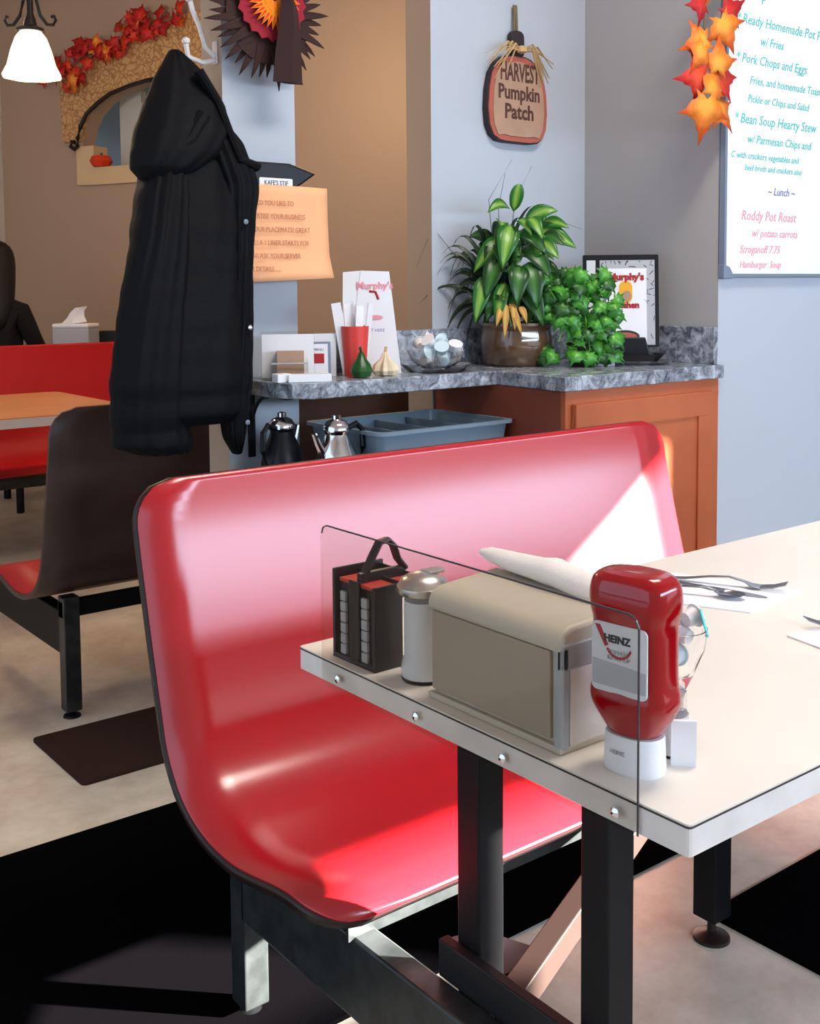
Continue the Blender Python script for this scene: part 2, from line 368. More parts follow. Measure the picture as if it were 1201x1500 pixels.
# partition: column, opening, then wall with the niche, then the whiteboard wall
def wall_seg(name, x0, x1, y0, y1):
    o = MB().box(x0, x1, y0, y1, 0, CZ).build(name, [M['wall_blue'], M['wall_tan']], smooth=False)
    for p in o.data.polygons:
        if p.normal.x < -0.9 or p.normal.y > 0.9: p.material_index = 1
    return struct(o)
wall_seg('wall_column', 0.633, 0.854, 2.0, 2.11)
wall_seg('wall_niche', 1.334, 2.1, 2.0, 2.12)
struct(MB().box(2.0, 2.1, 1.56, 2.0, 0, CZ).build('wall_niche_side', M['wall_grey_shade'], smooth=False))
o = MB().box(2.0, 6.0, 1.455, 1.56, 0, CZ).build('wall_board', [M['wall_blue'], M['wall_grey_shade']], smooth=False)
for p in o.data.polygons:
    if p.normal.x < -0.9: p.material_index = 1  # end face takes the grey with shade in its colour
struct(o)
# angled tan wall at the back, in its own frame: local x along the wall, local -y faces the room
Z0 = Vector((1.73, 7.084, 0)); WR = -63.0
def wthing(name, label, cat, sx, z, off=0.0, group=None):
    d = Vector((0.4537, -0.8912, 0)); n = Vector((-0.8912, -0.4537, 0))
    return thing(name, label, cat, Z0 + d * sx + n * off + Vector((0, 0, z)), WR, group)
wb = MB()
wb.box(0, 0.70, 0, 0.12, 0, CZ); wb.box(2.1, 5.6, 0, 0.12, 0, CZ); wb.box(0.70, 2.1, 0, 0.12, 0, 2.0)
# arched head of the opening
arch = [(0.70, CZ), (0.70, 2.22), (0.73, 2.30), (0.78, 2.38), (0.86, 2.44), (0.96, 2.49), (1.10, 2.525), (1.25, 2.55), (1.45, 2.565), (1.75, 2.56), (1.95, 2.50), (2.06, 2.38), (2.1, 2.2), (2.1, CZ)]
wb.prism(arch, 0, 0.12, 'y')
o = wb.build('wall_back', M['wall_tan'], smooth=False); o.location = Z0; o.rotation_euler = (0, 0, R(WR)); struct(o)
d = Vector((0.4537, -0.8912, 0)); n_ = Vector((-0.8912, -0.4537, 0))
o = MB().box(-0.08, 0, -6, 0.12, 0, CZ).build('wall_left', M['wall_white'], smooth=False); o.location = Z0; o.rotation_euler = (0, 0, R(WR)); struct(o)
o = MB().box(-0.5, 6, 1.4, 1.5, 0, CZ).build('wall_beyond', M['winglass'], smooth=False); o.location = Z0; o.rotation_euler = (0, 0, R(WR)); struct(o)
pt = MB(); pt.box(0.80, 0.98, 0.25, 0.30, 1.9, CZ); pt.box(1.02, 1.12, 0.40, 0.45, 1.9, CZ); pt.box(1.0, 1.03, 0.35, 0.4, 1.9, CZ)
o = pt.build('trim_1', M['wall_white'], smooth=False); o.location = Z0; o.rotation_euler = (0, 0, R(WR)); struct(o)
fr = MB(); fr.box(0.655, 0.80, -0.02, 0.12, 1.92, 2.17); fr.box(0.80, 1.9, -0.02, 0.12, 1.92, 2.03)
o = fr.build('window_2', M['cream_frame'], smooth=False, bevel=0.004); o.location = Z0; o.rotation_euler = (0, 0, R(WR)); struct(o)
# skirting at the niche side strip
struct(MB().box(2.0, 3.2, 1.443, 1.455, 0, 0.1).build('baseboard_right', M['wall_grey_shade'], smooth=False))

# stone panel round the arch
t = wthing('stone_arch_panel', 'tan textured stone panel curving over the arched wall opening', 'wall panel', 0, 0)
out = [(0.56, 2.20), (0.54, 2.58), (0.70, 2.70), (1.0, 2.80), (1.2, 2.87), (1.6, 2.93), (2.25, 2.95), (2.25, 1.9), (2.12, 1.9), (2.1, 2.2), (2.06, 2.38), (1.95, 2.50), (1.75, 2.56), (1.45, 2.565), (1.25, 2.55), (1.10, 2.525), (0.96, 2.49), (0.86, 2.44), (0.78, 2.38), (0.73, 2.30), (0.70, 2.20)]
MB().prism(out, -0.03, -0.002, 'y').build('panel', M['stone'], t, smooth=False)
arc = [(1.95, 2.49), (1.75, 2.55), (1.45, 2.555), (1.25, 2.54), (1.10, 2.515), (0.96, 2.48), (0.86, 2.43), (0.77, 2.37), (0.715, 2.29), (0.69, 2.22), (0.69, 2.17), (0.66, 2.15), (0.63, 2.17), (0.64, 2.20), (0.665, 2.195)]
MB().tube([(x, -0.04, z) for x, z in arc], 0.014, 8).build('iron_trim', M['iron'], t)
t = wthing('pumpkin', 'small orange pumpkin on the cream sill of the arched opening', 'pumpkin', 0.845, 2.03, 0.0)
MB().lathe([(0, 0), (0.05, 0.003), (0.07, 0.035), (0.055, 0.07), (0, 0.075)], 30, fn=lambda a, z: 1 + 0.07 * math.cos(8 * a)).build('body', M['pumpkin'], t)
MB().tube([(0, 0, 0.07), (0.005, 0, 0.09)], 0.008, 6).build('stem', M['gourd_green'], t)

# red leaf garland over the arch
t = wthing('autumn_garland', 'red and orange silk leaf garland along the top of the stone arch', 'garland', 0, 0)
path = [(0.52, 2.66), (0.66, 2.64), (0.76, 2.66), (0.88, 2.76), (1.0, 2.75), (1.15, 2.84), (1.3, 2.87), (1.52, 2.90)]
pp = [Vector((x, -0.06, z)) for x, z in path]
MB().tube(pp, 0.012, 6).build('stem', M['twine'], t)
for k in range(78):
    u = k / 77 * (len(pp) - 1); i = min(int(u), len(pp) - 2); p = pp[i].lerp(pp[i + 1], u - i)
    sp = 0.13 if u < 2.6 else 0.06
    p = p + Vector((rnd.uniform(-0.06, 0.06), rnd.uniform(-0.07, 0), rnd.uniform(-sp, sp)))
    a = rnd.uniform(0, 2 * PI)
    MB().maple(p, rnd.uniform(0.06, 0.10), (math.cos(a), rnd.uniform(-.3, .3), math.sin(a)), (rnd.uniform(-.5, .5), -1, rnd.uniform(-.5, .5))).build('leaf', M[rnd.choice(['leaf_red', 'leaf_crimson', 'leaf_crimson', 'leaf_red', 'leaf_crimson', 'leaf_orange'])], t, solid=0.001)

# ================================================================== FLOOR MATS
tag(MB().prism(rrect(-2.2, 1.25, 0.88, 1.785, 0.02), 0.0, 0.008, 'z').build('floor_mat', M['mat'], smooth=False), 'large black floor mat under the front red bench', 'floor mat')
tag(MB().prism(rrect(0.955, 3.4, -1.2, 0.69, 0.02), 0.0, 0.008, 'z').build('floor_mat', M['mat'], smooth=False), 'black floor mat at right beyond the round table foot', 'floor mat')
tag(MB().prism(rrect(0.215, 1.3, 2.02, 2.385, 0.015), 0.0, 0.008, 'z').build('floor_mat', M['mat_brown'], smooth=False), 'small dark brown floor mat under the brown-backed bench', 'floor mat')

# ================================================================== BENCHES
PROF = [(1.181, 0.905), (1.177, 0.86), (1.169, 0.81), (1.154, 0.745), (1.134, 0.665), (1.113, 0.585), (1.096, 0.525), (1.077, 0.463), (1.040, 0.41), (0.995, 0.379), (0.947, 0.363), (0.90, 0.357), (0.85, 0.357), (0.79, 0.366), (0.74, 0.376), (0.69, 0.382), (0.65, 0.381), (0.62, 0.374), (0.60, 0.362)]
def smooth_prof(P, k=3):
    pts = [Vector((0, y, z)) for y, z in P]; out_ = []
    for i in range(len(pts) - 1):
        p0 = pts[max(i - 1, 0)]; p1 = pts[i]; p2 = pts[i + 1]; p3 = pts[min(i + 2, len(pts) - 1)]
        for j in range(k):
            t_ = j / k
            out_.append(0.5 * ((2 * p1) + (p2 - p0) * t_ + (2 * p0 - 5 * p1 + 4 * p2 - p3) * t_ ** 2 + (3 * p1 - p0 - 3 * p2 + p3) * t_ ** 3))
    out_.append(pts[-1]); return out_
def shell(x0, x1, prof, off, rt=0.075, rf=0.07, grow=0.0, nx=14):
    """curved sheet along x with rounded corners, pushed by off along its normal"""
    P = smooth_prof(prof); L = [0]
    for a, b in zip(P, P[1:]): L.append(L[-1] + (b - a).length)
    tot = L[-1]; b = MB(); rows = []
    # extra rows near ends for round corners
    for i, p in enumerate(P):
        t_ = (P[min(i + 1, len(P) - 1)] - P[max(i - 1, 0)]).normalized(); nrm = Vector((0, t_.z, -t_.y))
        q = p + nrm * off; d0 = L[i]; d1 = tot - L[i]; ins = 0
        if d0 < rt: ins = rt - math.sqrt(max(0, rt * rt - (rt - d0) ** 2))
        if d1 < rf: ins = max(ins, rf - math.sqrt(max(0, rf * rf - (rf - d1) ** 2)))
        xa = x0 + ins - grow; xb = x1 - ins + grow
        rows.append([b.bm.verts.new((xa + (xb - xa) * k / nx, q.y, q.z)) for k in range(nx + 1)])
    for A, B in zip(rows, rows[1:]):
        for k in range(nx): b.bm.faces.new((A[k], A[k + 1], B[k + 1], B[k]))
    return b
def bench(label, x0, x1, front_mat, back_mat, loc=(0, 0, 0), rz=0, posts=True, group='moulded laminate booth benches', zs=1.0):
    t = thing('booth_bench', label, 'bench', loc, rz, group)
    o1 = shell(x0, x1, PROF, 0.0).build('seat_shell', front_mat, t, solid=0.005)
    o2 = shell(x0, x1, PROF, -0.0095, grow=0.003).build('shell_backing', back_mat, t, solid=0.014)
    r = MB(); r.box(x0 + 0.075, x1 - 0.08, 0.655, 0.66, 0.299, 0.352); r.box(x0 + 0.075, x1 - 0.08, 0.655, 0.70, 0.347, 0.352)
    r.build('front_rail', M['steel_worn'], t, smooth=False)
    MB().box(x0 + 0.083, x1 - 0.083, 0.975, 1.01, 0.29, 0.335).build('rear_rail', M['black_metal'], t, smooth=False)
    for px in (x0 + 0.083, x1 - 0.13):
        lg = MB().box(px, px + 0.047, 0.975, 1.022, 0.02, 0.35).build('leg', M['steel_worn'], t, smooth=False, bevel=0.003)
        MB().lathe([(0, 0), (0.026, 0), (0.024, 0.006), (0.009, 0.012), (0.008, 0.03), (0, 0.03)], 16, Matrix.Translation((px + 0.023, 0.998, 0))).build('leg_glide', M['black_metal'], lg)
        if abs(px - x0 - 0.083) < 1e-6: MB().lathe([(0, 0), (0.006, 0), (0.005, 0.003), (0, 0.004)], 10, Matrix.Translation((px, 0.998, 0.255)) @ Matrix.Rotation(R(-90), 4, 'Y')).build('bolt', M['black_metal'], lg)
        MB().box(px, px + 0.042, 0.36, 0.985, 0.178, 0.303).build('support_beam', M['steel_worn'] if posts else M['black_metal'], t, smooth=False, bevel=0.004)
    if zs != 1.0: t.scale = (1, 1, zs)
    return t
bench('glossy red laminate bench facing the cream table in front', 0.0, 1.405, M['red'], M['ply'])
# back-to-back bench: dark brown back toward the camera, seat facing away
b2 = bench('bench with dark brown back below the hanging black coat', -1.38, 0.0, M['red_dull'], M['brown'], (0.262, 3.485, 0), 180, posts=False, zs=1.02)
bench('red bench farthest back beside the seated person in black', 0.0, 1.75, M['red_dull'], M['ply'], (0.0, 3.9, 0.0), 0, posts=False, zs=1.06)

# ================================================================== FRONT TABLE
t = thing('dining_table', 'cream laminate table with condiments and a clear end guard', 'table')
TX = 1.40
MB().prism(rrect(0.0, TX, 0.0, 0.656, 0.004, 2), 0.7505 - 0.0025, 0.750, 'z').build('table_surface', M['table'], t, smooth=False)
MB().prism(rrect(-0.0006, TX + 0.0006, -0.0006, 0.6566, 0.004, 2), 0.7463, 0.7482, 'z').build('edge_seam', M['seam'], t, smooth=False)
MB().prism(rrect(0.0, TX, 0.0, 0.656, 0.004, 2), 0.7195, 0.7465, 'z').build('edge_band', M['table_edge'], t, smooth=False)
MB().box(0.13, TX - 0.13, 0.15, 0.52, 0.7145, 0.7195).build('mounting_plate', M['black_metal'], t, smooth=False)
for x in (0.145, TX - 0.19):
    for y in (0.226, 0.452): MB().box(x, x + 0.046, y, y + 0.044, 0.19, 0.715).build('post', M['black_metal'], t, smooth=False, bevel=0.003)
    MB().box(x - 0.018, x - 0.001, 0.05, 0.515, 0.30, 0.352).build('post_bracket', M['black_matte'], t, smooth=False, bevel=0.002)
MB().prism([(0.192, 0.46), (0.192, 0.575), (0.245, 0.56), (0.275, 0.485), (0.22, 0.455)], 0.285, 0.30, 'z').build('gusset_plate', M['caddy'], t, smooth=False, bevel=0.002)  # maroon of the reflected red seat put into the plate's colour
M['brace'] = mat('brown painted steel', s(46, 32, 27), 0.45)
MB().bar((0.165, 0.425, 0.275), (0.885, 0.635, 0.43), 0.034, 0.042).build('brace', M['brace'], t, smooth=False, bevel=0.002)
lg = MB().box(0.875, 0.925, 0.615, 0.665, 0.045, 0.72).build('leg', M['black_metal'], t, smooth=False, bevel=0.002)
MB().lathe([(0, 0), (0.035, 0), (0.034, 0.006), (0.012, 0.014), (0.008, 0.016), (0.008, 0.048), (0, 0.048)], 24, Matrix.Translation((0.90, 0.64, 0))).build('leg_glide', M['iron'], lg)
# acrylic guard with screws
ac = MB().prism(rrect(0.057, 0.591, 0.717, 0.930, 0.012, 4), -0.006, -0.001, 'x').build('acrylic_guard', M['acrylic'], t, smooth=False)
e = MB()
e.tube([(-0.0035, 0.591, 0.918), (-0.0035, 0.588, 0.926), (-0.0035, 0.579, 0.9298), (-0.0035, 0.30, 0.9298), (-0.0035, 0.069, 0.9298), (-0.0035, 0.060, 0.926), (-0.0035, 0.0572, 0.918), (-0.0035, 0.0572, 0.719)], 0.0011, 6)
e.build('guard_edge', M['acrylic_edge'], ac)
for y, z in ((0.555, 0.7335), (0.392, 0.7335), (0.242, 0.7335), (0.083, 0.7335)):
    MB().lathe([(0.0056, 0), (0.0056, 0.0015), (0.003, 0.0035), (0, 0.004)], 14, Matrix.Translation((-0.006, y, z)) @ Matrix.Rotation(R(-90), 4, 'Y')).build('screw', M['chrome'], ac)

# sugar packet caddy
t = thing('sweetener_caddy', 'dark maroon packet caddy with loop handle at table corner', 'caddy', (0.056, 0.548, 0.75))
c = MB()
c.box(-0.041, 0.041, -0.045, 0.047, 0, 0.006)
c.box(-0.041, -0.037, -0.045, -0.040, 0, 0.108); c.box(-0.041, -0.037, 0.042, 0.047, 0, 0.118); c.box(-0.041, -0.037, -0.012, 0.010, 0, 0.110)
c.box(0.037, 0.041, -0.045, 0.047, 0, 0.112); c.box(-0.041, 0.041, -0.047, -0.043, 0, 0.110); c.box(-0.041, 0.041, 0.044, 0.048, 0, 0.118); c.box(-0.002, 0.002, -0.045, 0.047, 0, 0.112)
c.box(-0.041, 0.041, -0.002, 0.002, 0, 0.11)
c.build('tray', M['caddy'], t, smooth=False, bevel=0.0012)
h = MB(); hp = [(-0.03, -0.047, 0.105), (-0.018, -0.047, 0.128), (-0.006, -0.047, 0.148), (0.006, -0.047, 0.150), (0.015, -0.047, 0.140), (0.021, -0.047, 0.122), (0.032, -0.047, 0.108)]
h.tube([(x * 1.1 + 0.004, -0.006, z + 0.008) for x, _, z in hp], 0.008, 8, flat=0.5); h.box(-0.036, 0.038, -0.010, -0.002, 0.10, 0.120)
h.build('handle', M['caddy'], t, bevel=0.001)
for y0, y1 in ((-0.026, -0.013), (0.022, 0.034)):
    MB().box(-0.033, 0.034, y0 - 0.012, y1 + 0.004, 0.006, 0.102).build('packet_block', M['caddy'], t, smooth=False)
    MB().box(-0.036, 0.034, y0 - 0.010, y1 + 0.004, 0.102, 0.107).build('packet_top', M['packet_red'], t, smooth=False, bevel=0.001)
    for k in range(6):
        z0 = 0.006 + k * 0.0142
        MB().box(-0.0385, -0.033, y0, y1, z0, z0 + 0.0132).build('packet_stack', M['packet_grey'] if k < 6 else M['packet_red'], t, smooth=False, bevel=0.0015)

# sugar dispenser
t = thing('sugar_dispenser', 'ribbed glass sugar shaker with dome chrome lid beside napkin dispenser', 'sugar dispenser', (0.052, 0.449, 0.75))
MB().lathe([(0, 0), (0.027, 0), (0.0285, 0.003), (0.0285, 0.018), (0.0265, 0.024), (0.0265, 0.105), (0.0235, 0.112)], 16).build('jar', M['glass'], t, autosmooth=15)
MB().lathe([(0, 0.004), (0.0235, 0.004), (0.0235, 0.019), (0.0195, 0.026), (0.0195, 0.1), (0, 0.101)], 24).build('sugar', M['sugar'], t)
l_ = MB().lathe([(0.027, 0.109), (0.032, 0.110), (0.0335, 0.114), (0.033, 0.119), (0.031, 0.121), (0.028, 0.127), (0.019, 0.133), (0.008, 0.1355), (0, 0.136)], 36).build('lid', M['brushed'], t)
MB().prism([(0.002, -0.012), (0.024, -0.014), (0.03, -0.004), (0.024, 0.006), (0.002, 0.008)], 0.134, 0.137, 'z').build('pour_flap', M['brushed'], l_, smooth=False, bevel=0.0006)

# napkin dispenser
t = thing('napkin_dispenser', 'beige boxy napkin dispenser with taupe side panel', 'napkin dispenser', (0.02, 0.18, 0.75))
# local: x 0..0.11, y 0..0.215
D = 0.125
MB().box(0.004, D - 0.004, 0.006, 0.209, 0.004, 0.118).build('body', M['plastic_beige'], t, smooth=False, bevel=0.004)
tp = [(-0.004, 0.108), (-0.004, 0.118), (0.001, 0.128), (0.012, 0.134), (D - 0.02, 0.140), (D + 0.002, 0.128), (D + 0.002, 0.108)]
MB().prism(tp, -0.002, 0.217, 'y').build('cover', M['plastic_beige'], t, bevel=0.005, seg=3)
MB().box(-0.001, 0.005, 0.016, 0.212, 0.012, 0.107).build('side_panel', M['taupe'], t, smooth=False, bevel=0.002)
MB().box(-0.003, D, -0.002, 0.217, 0.0, 0.008).build('base', M['plastic_beige'], t, smooth=False, bevel=0.002)
e = MB(); e.box(-0.002, 0.010, -0.003, 0.010, 0.004, 0.115); e.box(D - 0.012, D, -0.003, 0.008, 0.004, 0.115); e.box(-0.002, D, -0.003, 0.006, 0.088, 0.118)
e.build('end_frame', M['clearish'], t, smooth=False, bevel=0.003)
MB().box(0.012, D - 0.012, -0.0015, 0.006, 0.006, 0.09).build('napkin_face', M['paper_off'], t, smooth=False)
# rolled napkin lying behind / over the dispenser
t = tag(MB().loft([[Vector((0.20 + 0.9 * (k - 3) * 0 + rr * math.cos(a) , y, 0.858 + zz + rr * 0.7 * math.sin(a))) for a in [2 * PI * i / 14 for i in range(14)]] for k, (y, rr, zz) in enumerate([(0.475, 0.006, 0.012), (0.46, 0.012, 0.012), (0.42, 0.017, 0.010), (0.37, 0.02, 0.010), (0.35, 0.0235, 0.011), (0.34, 0.022, 0.010), (0.29, 0.024, 0.005), (0.26, 0.025, 0.0)])]).build('rolled_napkin', M['paper_off']), 'white rolled napkin lying along the top of the napkin dispenser', 'napkin')
t.location = (-0.075, -0.055, 0.035)

# ketchup bottle, standing on its cap, local -y face carries the label then turned
t = thing('ketchup_bottle', 'upside-down red squeeze ketchup bottle standing on its white cap', 'ketchup bottle', (0.056, 0.112, 0.75), -82)
def sup(rx, ry, z, n=40, p=3.0, dy=0):
    out_ = []
    for i in range(n):
        a = 2 * PI * i / n; ca, sa = math.cos(a), math.sin(a)
        out_.append(Vector((rx * abs(ca) ** (2 / p) * (1 if ca >= 0 else -1), dy + ry * abs(sa) ** (2 / p) * (1 if sa >= 0 else -1), z)))
    return out_
MB().loft([sup(.0315, .024, 0, p=2.3), sup(.0325, .0245, 0.003, p=2.3), sup(.031, .0235, .036, p=2.3), sup(.030, .0225, .038, p=2.3)]).build('cap', M['white_plastic'], t)
secs = [sup(.027, .020, .037, p=2.3), sup(.029, .021, .041, p=2.4), sup(.043, .030, .062, p=2.7), sup(.0455, .0315, .072, p=3), sup(.0455, .0315, .080, p=3), sup(.0425, .029, .088, p=3.4), sup(.0415, .028, .100, p=3.4), sup(.0415, .028, .150, p=3.4), sup(.0425, .029, .157, p=3.2), sup(.0465, .0325, .165, p=3), sup(.0465, .0325, .185, p=3), sup(.044, .030, .196, p=2.8), sup(.037, .025, .203, p=2.6), sup(.02, .014, .2045, p=2.4), sup(.006, .004, .203, p=2.2)]
MB().loft(secs).build('bottle', M['ketchup'], t, sub=1)
lb = MB(); 
def curved_label(mb, x0, x1, z0, z1, y, r=0.006, k=9):
    for i in range(len(rrect(0, 1, 0, 1, .1)) * 0): pass
    mb.prism(rrect(x0, x1, z0, z1, r), y, y + 0.002, 'y'); return mb
L = curved_label(MB(), -0.032, 0.032, 0.084, 0.154, -0.0300).build('label', M['label'], t, smooth=False)
MB().prism([(-0.031, 0.090), (0.031, 0.090), (0.031, 0.112), (-0.031, 0.116)], -0.0304, -0.0301, 'y').build('label_band', M['label_grey'], L, smooth=False)
MB().tube([(0.0 + 0.014 * math.cos(R(a)), -0.0305, 0.133 + 0.012 * math.sin(R(a))) for a in range(200, 351, 10)], 0.0012, 6).build('label_arc', M['ink_red'], L)
MB().prism([(-0.028, 0.151), (-0.022, 0.151), (-0.012, 0.132), (-0.016, 0.130)], -0.0306, -0.0302, 'y').build('label_stripe', M['ink_red'], L, smooth=False)
text('label_lettering', 'HEINZ', 0.0105, M['ink'], L, (-0.002, -0.0306, 0.1355), bold=0.0003)
text('label_lettering', 'TOMATO\nKETCHUP', 0.006, M['label_grey'], L, (0, -0.0306, 0.124))
text('cap_lettering', 'HEINZ', 0.006, M['label_grey'], t, (-0.005, -0.0247, 0.02))
for k in range(3):
    pass

# bowl of creamers and shaker behind ketchup
t = thing('creamer_glass', 'small clear glass holding teal and white creamers behind the ketchup', 'glass', (0.148, 0.134, 0.75))
MB().lathe([(0, 0), (0.020, 0), (0.022, 0.004), (0.009, 0.012), (0.008, 0.05), (0.018, 0.07), (0.030, 0.10), (0.033, 0.122), (0.031, 0.122), (0.028, 0.10), (0.015, 0.072), (0, 0.068)], 24).build('bowl', M['glass'], t)
for i, (x, y, z, m_) in enumerate([(0.012, -0.008, 0.118, 'white_plastic'), (-0.012, 0.004, 0.120, 'creamer'), (0.004, 0.013, 0.122, 'white_plastic'), (0.01, -0.004, 0.137, 'white_plastic'), (-0.006, 0.002, 0.098, 'creamer')]):
    q = tag(MB().lathe([(0, 0), (0.008, 0), (0.0105, 0.013), (0.013, 0.014), (0.013, 0.0155), (0, 0.0155)], 18, Matrix.Rotation(R(40 * (i - 2)), 4, 'X') @ Matrix.Rotation(R(25 * i), 4, 'Y')).build('creamer_cup', M[m_]), ['white creamer cup leaning out at the front of the small glass', 'pale blue creamer cup at the left of the small glass', 'white creamer cup at the rear of the small glass', 'topmost white creamer cup heaped on the small glass', 'pale blue creamer cup lowest inside the small glass'][i], 'creamer cup', 'creamers in the glass behind the ketchup')
    q.location = (0.148 + x, 0.134 + y, 0.75 + z - 0.008)
MB().prism(rrect(-0.006, 0.006, -0.015, 0.015, 0.004), 0, 0.001, 'z', Matrix.Translation((0.018, -0.022, 0.128)) @ Matrix.Rotation(R(70), 4, 'X') @ Matrix.Rotation(R(30), 4, 'Y')).build('teal_tab', M['teal'], t, smooth=False)
t = thing('salt_shaker', 'small salt shaker with ridged chrome top behind the ketchup', 'salt shaker', (0.113, 0.110, 0.75))
MB().lathe([(0, 0), (0.015, 0), (0.0165, 0.004), (0.0165, 0.045), (0.0125, 0.052)], 12).build('jar', M['glass'], t, autosmooth=15)
MB().lathe([(0, 0.003), (0.0145, 0.003), (0.0145, 0.043), (0, 0.043)], 16).build('salt', M['sugar'], t)
MB().lathe([(0.0135, 0.05), (0.0145, 0.051), (0.0138, 0.054), (0.0145, 0.057), (0.0138, 0.06), (0.0145, 0.063), (0.014, 0.068), (0.009, 0.072), (0, 0.073)], 24).build('cap', M['chrome'], t)
tag(MB().prism([(0.088, 0.092), (0.106, 0.074), (0.109, 0.077), (0.091, 0.095)], 0.75, 0.797, 'z').build('sugar_packet', M['paper'], smooth=False), 'upright white paper packet tucked behind the ketchup cap', 'packet')

# cutlery on napkins
M['cutlery'] = mat('dark polished cutlery', (0.30, 0.30, 0.32), 0.22, metal=1.0)
def cutlery(kind, label, loc, rz, L=0.19, tilt=0, m_='cutlery', parent=None):
    t = thing(kind, label, kind.split('_')[-1] if '_' in kind else kind, loc, rz)
    t.rotation_euler = (R(0), R(tilt), R(rz))
    hb = MB()
    if kind == 'fork':
        pts = [(0, 0.004), (0.03, 0.006), (0.07, 0.004), (0.10, 0.003), (0.125, 0.0045), (0.135, 0.011), (0.15, 0.012)]
        hs = [0.002, 0.004, 0.011, 0.014, 0.009, 0.004, 0.003]
        hb.loft([[Vector((x, w, h)), Vector((x, -w, h)), Vector((x, -w, h + 0.0022)), Vector((x, w, h + 0.0022))] for (x, w), h in zip(pts, hs)])
        hb.build('handle', M[m_], t, bevel=0.0006)
        for k in range(4):
            y = -0.0103 + k * 0.0069
            MB().loft([[Vector((x, y + w, h)), Vector((x, y - w, h)), Vector((x, y - w, h + 0.0018)), Vector((x, y + w, h + 0.0018))] for x, w, h in ((0.149, 0.0017, 0.003), (0.17, 0.0015, 0.006), (0.19, 0.0009, 0.013))]).build('tine', M[m_], t)
    elif kind == 'knife':
        pts = [(0, 0.006), (0.02, 0.007), (0.09, 0.005), (0.10, 0.006), (0.12, 0.010), (0.17, 0.010), (0.198, 0.006), (0.208, 0.001)]
        hb.loft([[Vector((x, w, 0)), Vector((x, -w, 0)), Vector((x, -w, 0.0022)), Vector((x, w, 0.0022))] for x, w in pts[:4]]); hb.build('handle', M[m_], t, bevel=0.0006)
        MB().loft([[Vector((x, w * 0.8, 0)), Vector((x, -w, 0)), Vector((x, -w, 0.001)), Vector((x, w * 0.8, 0.0016))] for x, w in pts[3:]]).build('blade', M[m_], t)
    else:
        pts = [(0, 0.004), (0.03, 0.006), (0.07, 0.004), (0.11, 0.003), (0.122, 0.004)]; hs = [0.002, 0.004, 0.011, 0.013, 0.009]
        hb.loft([[Vector((x, w, h)), Vector((x, -w, h)), Vector((x, -w, h + 0.002)), Vector((x, w, h + 0.002))] for (x, w), h in zip(pts, hs)]); hb.build('handle', M[m_], t, bevel=0.0006)
        MB().lathe([(0, 0), (0.4, 0.02), (0.8, 0.15), (1, 0.3), (0.96, 0.3), (0.75, 0.18), (0, 0.06)], 20, Matrix.Translation((0.143, 0, 0.002)) @ Matrix.Diagonal((0.024, 0.016, 0.022, 1))).build('spoon_bowl', M[m_], t)
    return t
nk = MB().prism([(0.695, 0.575), (0.765, 0.375), (0.60, 0.355), (0.51, 0.56)], 0.75, 0.7525, 'z').build('paper_napkin', M['paper'], smooth=False, bevel=0.0005)
tag(nk, 'white paper napkin under crossed knife, fork and spoon', 'napkin')
cutlery('fork', 'fork with tines pointing right on the nearer white napkin', (0.655, 0.555, 0.7525), -65)
cutlery('knife', 'table knife crossing the fork on the white napkin', (0.635, 0.585, 0.7528), -77)
cutlery('spoon', 'teaspoon lying left of the knife on the white napkin', (0.57, 0.545, 0.7528), -62)
tag(MB().prism([(0.545, 0.258), (0.62, 0.245), (0.75, 0.10), (0.66, 0.04), (0.53, 0.185)], 0.75, 0.7525, 'z').build('paper_napkin', M['paper'], smooth=False, bevel=0.0005), 'white paper napkin cut by the right edge of the photo', 'napkin')
cutlery('fork', 'fork at the right edge of the photo, tines toward the ketchup', (0.745, 0.145, 0.7526), 143)

# ================================================================== COUNTERS, NICHE AND WHAT STANDS THERE
t = thing('counter', 'speckled grey laminate counter shelf stepping out over the cabinet', 'counter')
pl = [(0.66, 1.995), (0.66, 1.80), (0.68, 1.755), (0.72, 1.716), (1.335, 1.716), (1.315, 1.425), (1.993, 1.425), (1.993, 1.995)]
MB().prism(pl, 0.960, 1.0, 'z').build('countertop', M['granite'], t, smooth=False, bevel=0.003)
MB().box(0.86, 1.975, 1.978, 1.996, 1.0, 1.112).build('backsplash', M['granite'], t, smooth=False, bevel=0.002)
MB().box(1.975, 1.995, 1.45, 1.996, 1.0, 1.112).build('side_splash', M['granite'], t, smooth=False, bevel=0.002)
t = thing('shelf_bracket', 'black iron bracket under the left end of the counter', 'bracket', (0.70, 1.998, 0.96))
MB().box(-0.011, 0.011, -0.006, 0, -0.175, 0).build('wall_plate', M['black_metal'], t, smooth=False, bevel=0.002)
MB().box(-0.011, 0.011, -0.20, 0, -0.006, 0).build('arm', M['black_metal'], t, smooth=False, bevel=0.001)
MB().tube([(0, -0.006 - 0.085 * (1 - math.cos(R(a))), -0.10 + 0.094 * math.sin(R(a))) for a in range(0, 91, 9)], 0.005, 8).build('curved_stay', M['black_metal'], t)

